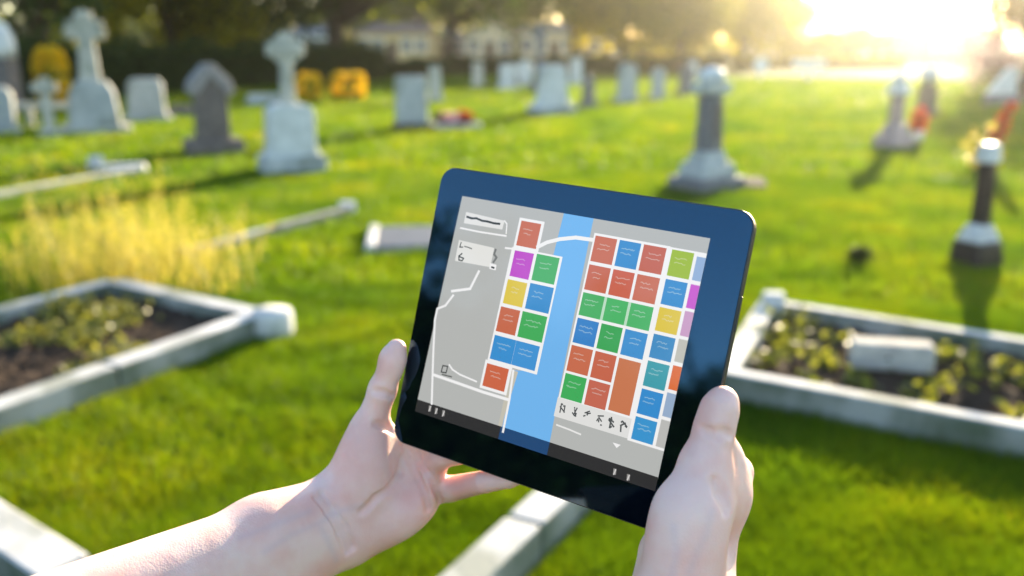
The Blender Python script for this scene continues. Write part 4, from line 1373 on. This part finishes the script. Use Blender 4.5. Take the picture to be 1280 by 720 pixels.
def relparent(o, e): o.parent = e; o.matrix_parent_inverse = Matrix.Translation(e.location).inverted()
V = np.concatenate([CW_arr(VL), CW_arr(VR)]); Q = np.concatenate([QL, QR + len(VL)])
body = np_mesh('body', V, Q, SKIN, None, True); relparent(body, per)
fl = np.zeros(len(V))      # pinker skin of fingertips, finger pads and the heel of the hand
for (px, py, d_, rad_, amt) in ((600, 602, .685, .030, .75), (640, 600, .68, .02, .8), (494, 440, .685, .016, .45), (480, 670, .70, .030, .35), (530, 640, .70, .024, .45), (552, 575, .72, .018, .6),
                                (520, 575, .715, .022, .3), (902, 505, .55, .014, .5), (884, 515, .55, .018, .25), (862, 545, .55, .02, .3), (868, 600, .54, .03, .3), (930, 590, .58, .02, .35), (430, 580, .70, .03, .3), (830, 680, .55, .03, .3), (488, 520, .69, .016, .3), (840, 560, .59, .05, .5)):
    c_ = np.array(C2W(CPt(px, py, d_))); q_ = np.exp(-((V - c_) ** 2).sum(1) / rad_ ** 2); fl = np.maximum(fl, amt * q_)
ve = np.zeros(len(V))
for pl_ in ([(330, 690, .66), (365, 668, .675), (398, 655, .68), (420, 640, .68), (452, 632, .68)], [(398, 655, .68), (410, 676, .683), (420, 700, .69)], [(300, 672, .65), (345, 655, .67), (385, 640, .68)],
            [(862, 715, .53), (872, 690, .53), (884, 665, .54), (890, 640, .545)], [(840, 720, .53), (846, 690, .525), (842, 660, .53)]):
    for q0, q1 in zip(pl_, pl_[1:]):
        a0_, a1_ = np.array(C2W(CPt(*q0))), np.array(C2W(CPt(*q1)))
        cdir = np.array(C2W(CPt(q0[0], q0[1], 1.0))) - np.array(C2W(CPt(q0[0], q0[1], .0))); cdir /= np.linalg.norm(cdir)
        ab = a1_ - a0_; ab -= (ab @ cdir) * cdir; W_ = V - a0_; dz_ = W_ @ cdir; W_ = W_ - dz_[:, None] * cdir
        t_ = np.clip((W_ @ ab) / (ab @ ab), 0, 1); dd_ = np.linalg.norm(W_ - t_[:, None] * ab, axis=1)
        ve = np.maximum(ve, .20 * np.exp(-(dd_ / .0026) ** 2) * (np.abs(dz_) < .05))
b_ = body.data.attributes.new('vein', 'FLOAT', 'POINT'); b_.data.foreach_set('value', ve.astype(np.float32))
a_ = body.data.attributes.new('flush', 'FLOAT', 'POINT'); a_.data.foreach_set('value', fl.astype(np.float32))
md = body.modifiers.new('smooth', 'SMOOTH'); md.iterations = 2; md.factor = .5

# nails
NAIL = mat('nail', (.82, .62, .56), (.78, .56, .5), 40, .25, 0, spec=.5)
def nail(c, up, nrm, w, l):
    c, up, nrm = Vector(c), Vector(up).normalized(), Vector(nrm).normalized()
    sd = up.cross(nrm).normalized(); nrm = sd.cross(up).normalized()
    bm = bmesh.new(); bmesh.ops.create_uvsphere(bm, u_segments=16, v_segments=10, radius=1)
    o = link_bm('fingernail', bm, NAIL, None, True)
    M = Matrix((sd, up, nrm)).transposed().to_4x4()
    o.matrix_world = Matrix.Translation(c) @ M @ Matrix.Diagonal((w, l, .0016, 1))
    mw = o.matrix_world.copy(); o.parent = per; o.matrix_parent_inverse = Matrix.Translation(per.location).inverted()
    return o
tl = C2W(CPt(493, 447, .6862)); upv = C2W(CPt(496, 435, .6855)) - C2W(CPt(478, 487, .690))
sidev = C2W(CPt(480, 440, .683)) - tl
nail(tl + sidev.normalized() * .0076, upv, sidev, .0055, .0075)
tr_ = C2W(front(900, 510, .0095)); upv = C2W(front(904, 500, .008)) - C2W(front(893, 535, .0105)); sidev = C2W(CPt(935, 512, .58)) - tr_
nail(tr_ + sidev.normalized() * .0088, upv, sidev, .0055, .0075)
# sleeves on the upper arms
KNIT = mat('sleeve_cloth', (.02, .02, .022), (.012, .012, .014), 60, .9, .3, 200, bdist=.002)
def sleeve(a, b, ra, rb):
    a, b = C2W(a), C2W(b); bm = bmesh.new()
    pts = [a + (b - a) * t for t in (0, .02, .3, .6, 1, 1.4)]
    tube(bm, [q[:] for q in pts], [ra, ra + .004, ra + .006, rb, rb + .006, rb + .01], 24, False)
    o = link_bm('sleeve', bm, KNIT, None, True); relparent(o, per)
    s = o.modifiers.new('thick', 'SOLIDIFY'); s.thickness = .003
sleeve(el + (sh - el) * .35, sh, .054, .060)
sleeve(elr + (np.array([.17, -.33, -.10]) - elr) * .35, np.array([.17, -.33, -.10]), .052, .060)

# ------------------------------------------------------------------ light
w = D.worlds.new('World'); scene.world = w; w.use_nodes = True
nt = w.node_tree
bg = nt.nodes['Background']
sky = nt.nodes.new('ShaderNodeTexSky'); sky.sky_type = 'NISHITA'; sky.sun_disc = False
sky.sun_elevation = R(SUN_EL); sky.sun_rotation = R(SUN_AZ)
sky.dust_density = .7; sky.air_density = 1.0; sky.ozone_density = 2.2
nt.links.new(sky.outputs[0], bg.inputs[0]); bg.inputs[1].default_value = .15
sd = D.lights.new('sun', 'SUN'); sd.energy = 5.0; sd.angle = R(.5); sd.color = (1, .86, .62)
so = D.objects.new('sun', sd); COL.objects.link(so)
dv = Vector((math.sin(R(SUN_AZ)) * math.cos(R(SUN_EL)), math.cos(R(SUN_AZ)) * math.cos(R(SUN_EL)), math.sin(R(SUN_EL))))
so.rotation_euler = dv.to_track_quat('Z', 'Y').to_euler()

HAZE = True
if HAZE:
    bm = bmesh.new(); box(bm, -140, 140, -30, 165, -1, 22)
    hz = link_bm('haze', bm, D.materials.new('haze_air')); m = hz.data.materials[0]; m.use_nodes = True
    for n in list(m.node_tree.nodes): m.node_tree.nodes.remove(n)
    out = m.node_tree.nodes.new('ShaderNodeOutputMaterial'); pv = m.node_tree.nodes.new('ShaderNodeVolumePrincipled')
    pv.inputs['Color'].default_value = (1, .95, .86, 1); pv.inputs['Density'].default_value = .0006; pv.inputs['Anisotropy'].default_value = .88
    m.node_tree.links.new(pv.outputs[0], out.inputs['Volume'])
    tag(hz, 'pale golden haze thickening towards the low sun', 'haze', kind='stuff')

scene.view_settings.view_transform = 'Standard'
scene.view_settings.look = 'None'
scene.view_settings.exposure = EXP
scene.view_settings.gamma = 1
scene.view_settings.use_white_balance = True
scene.view_settings.white_balance_temperature = 7000
scene.cycles.use_denoising = True
scene.cycles.max_bounces = 8
scene.cycles.transmission_bounces = 4
scene.cycles.volume_bounces = 0
scene.cycles.sample_clamp_indirect = 6
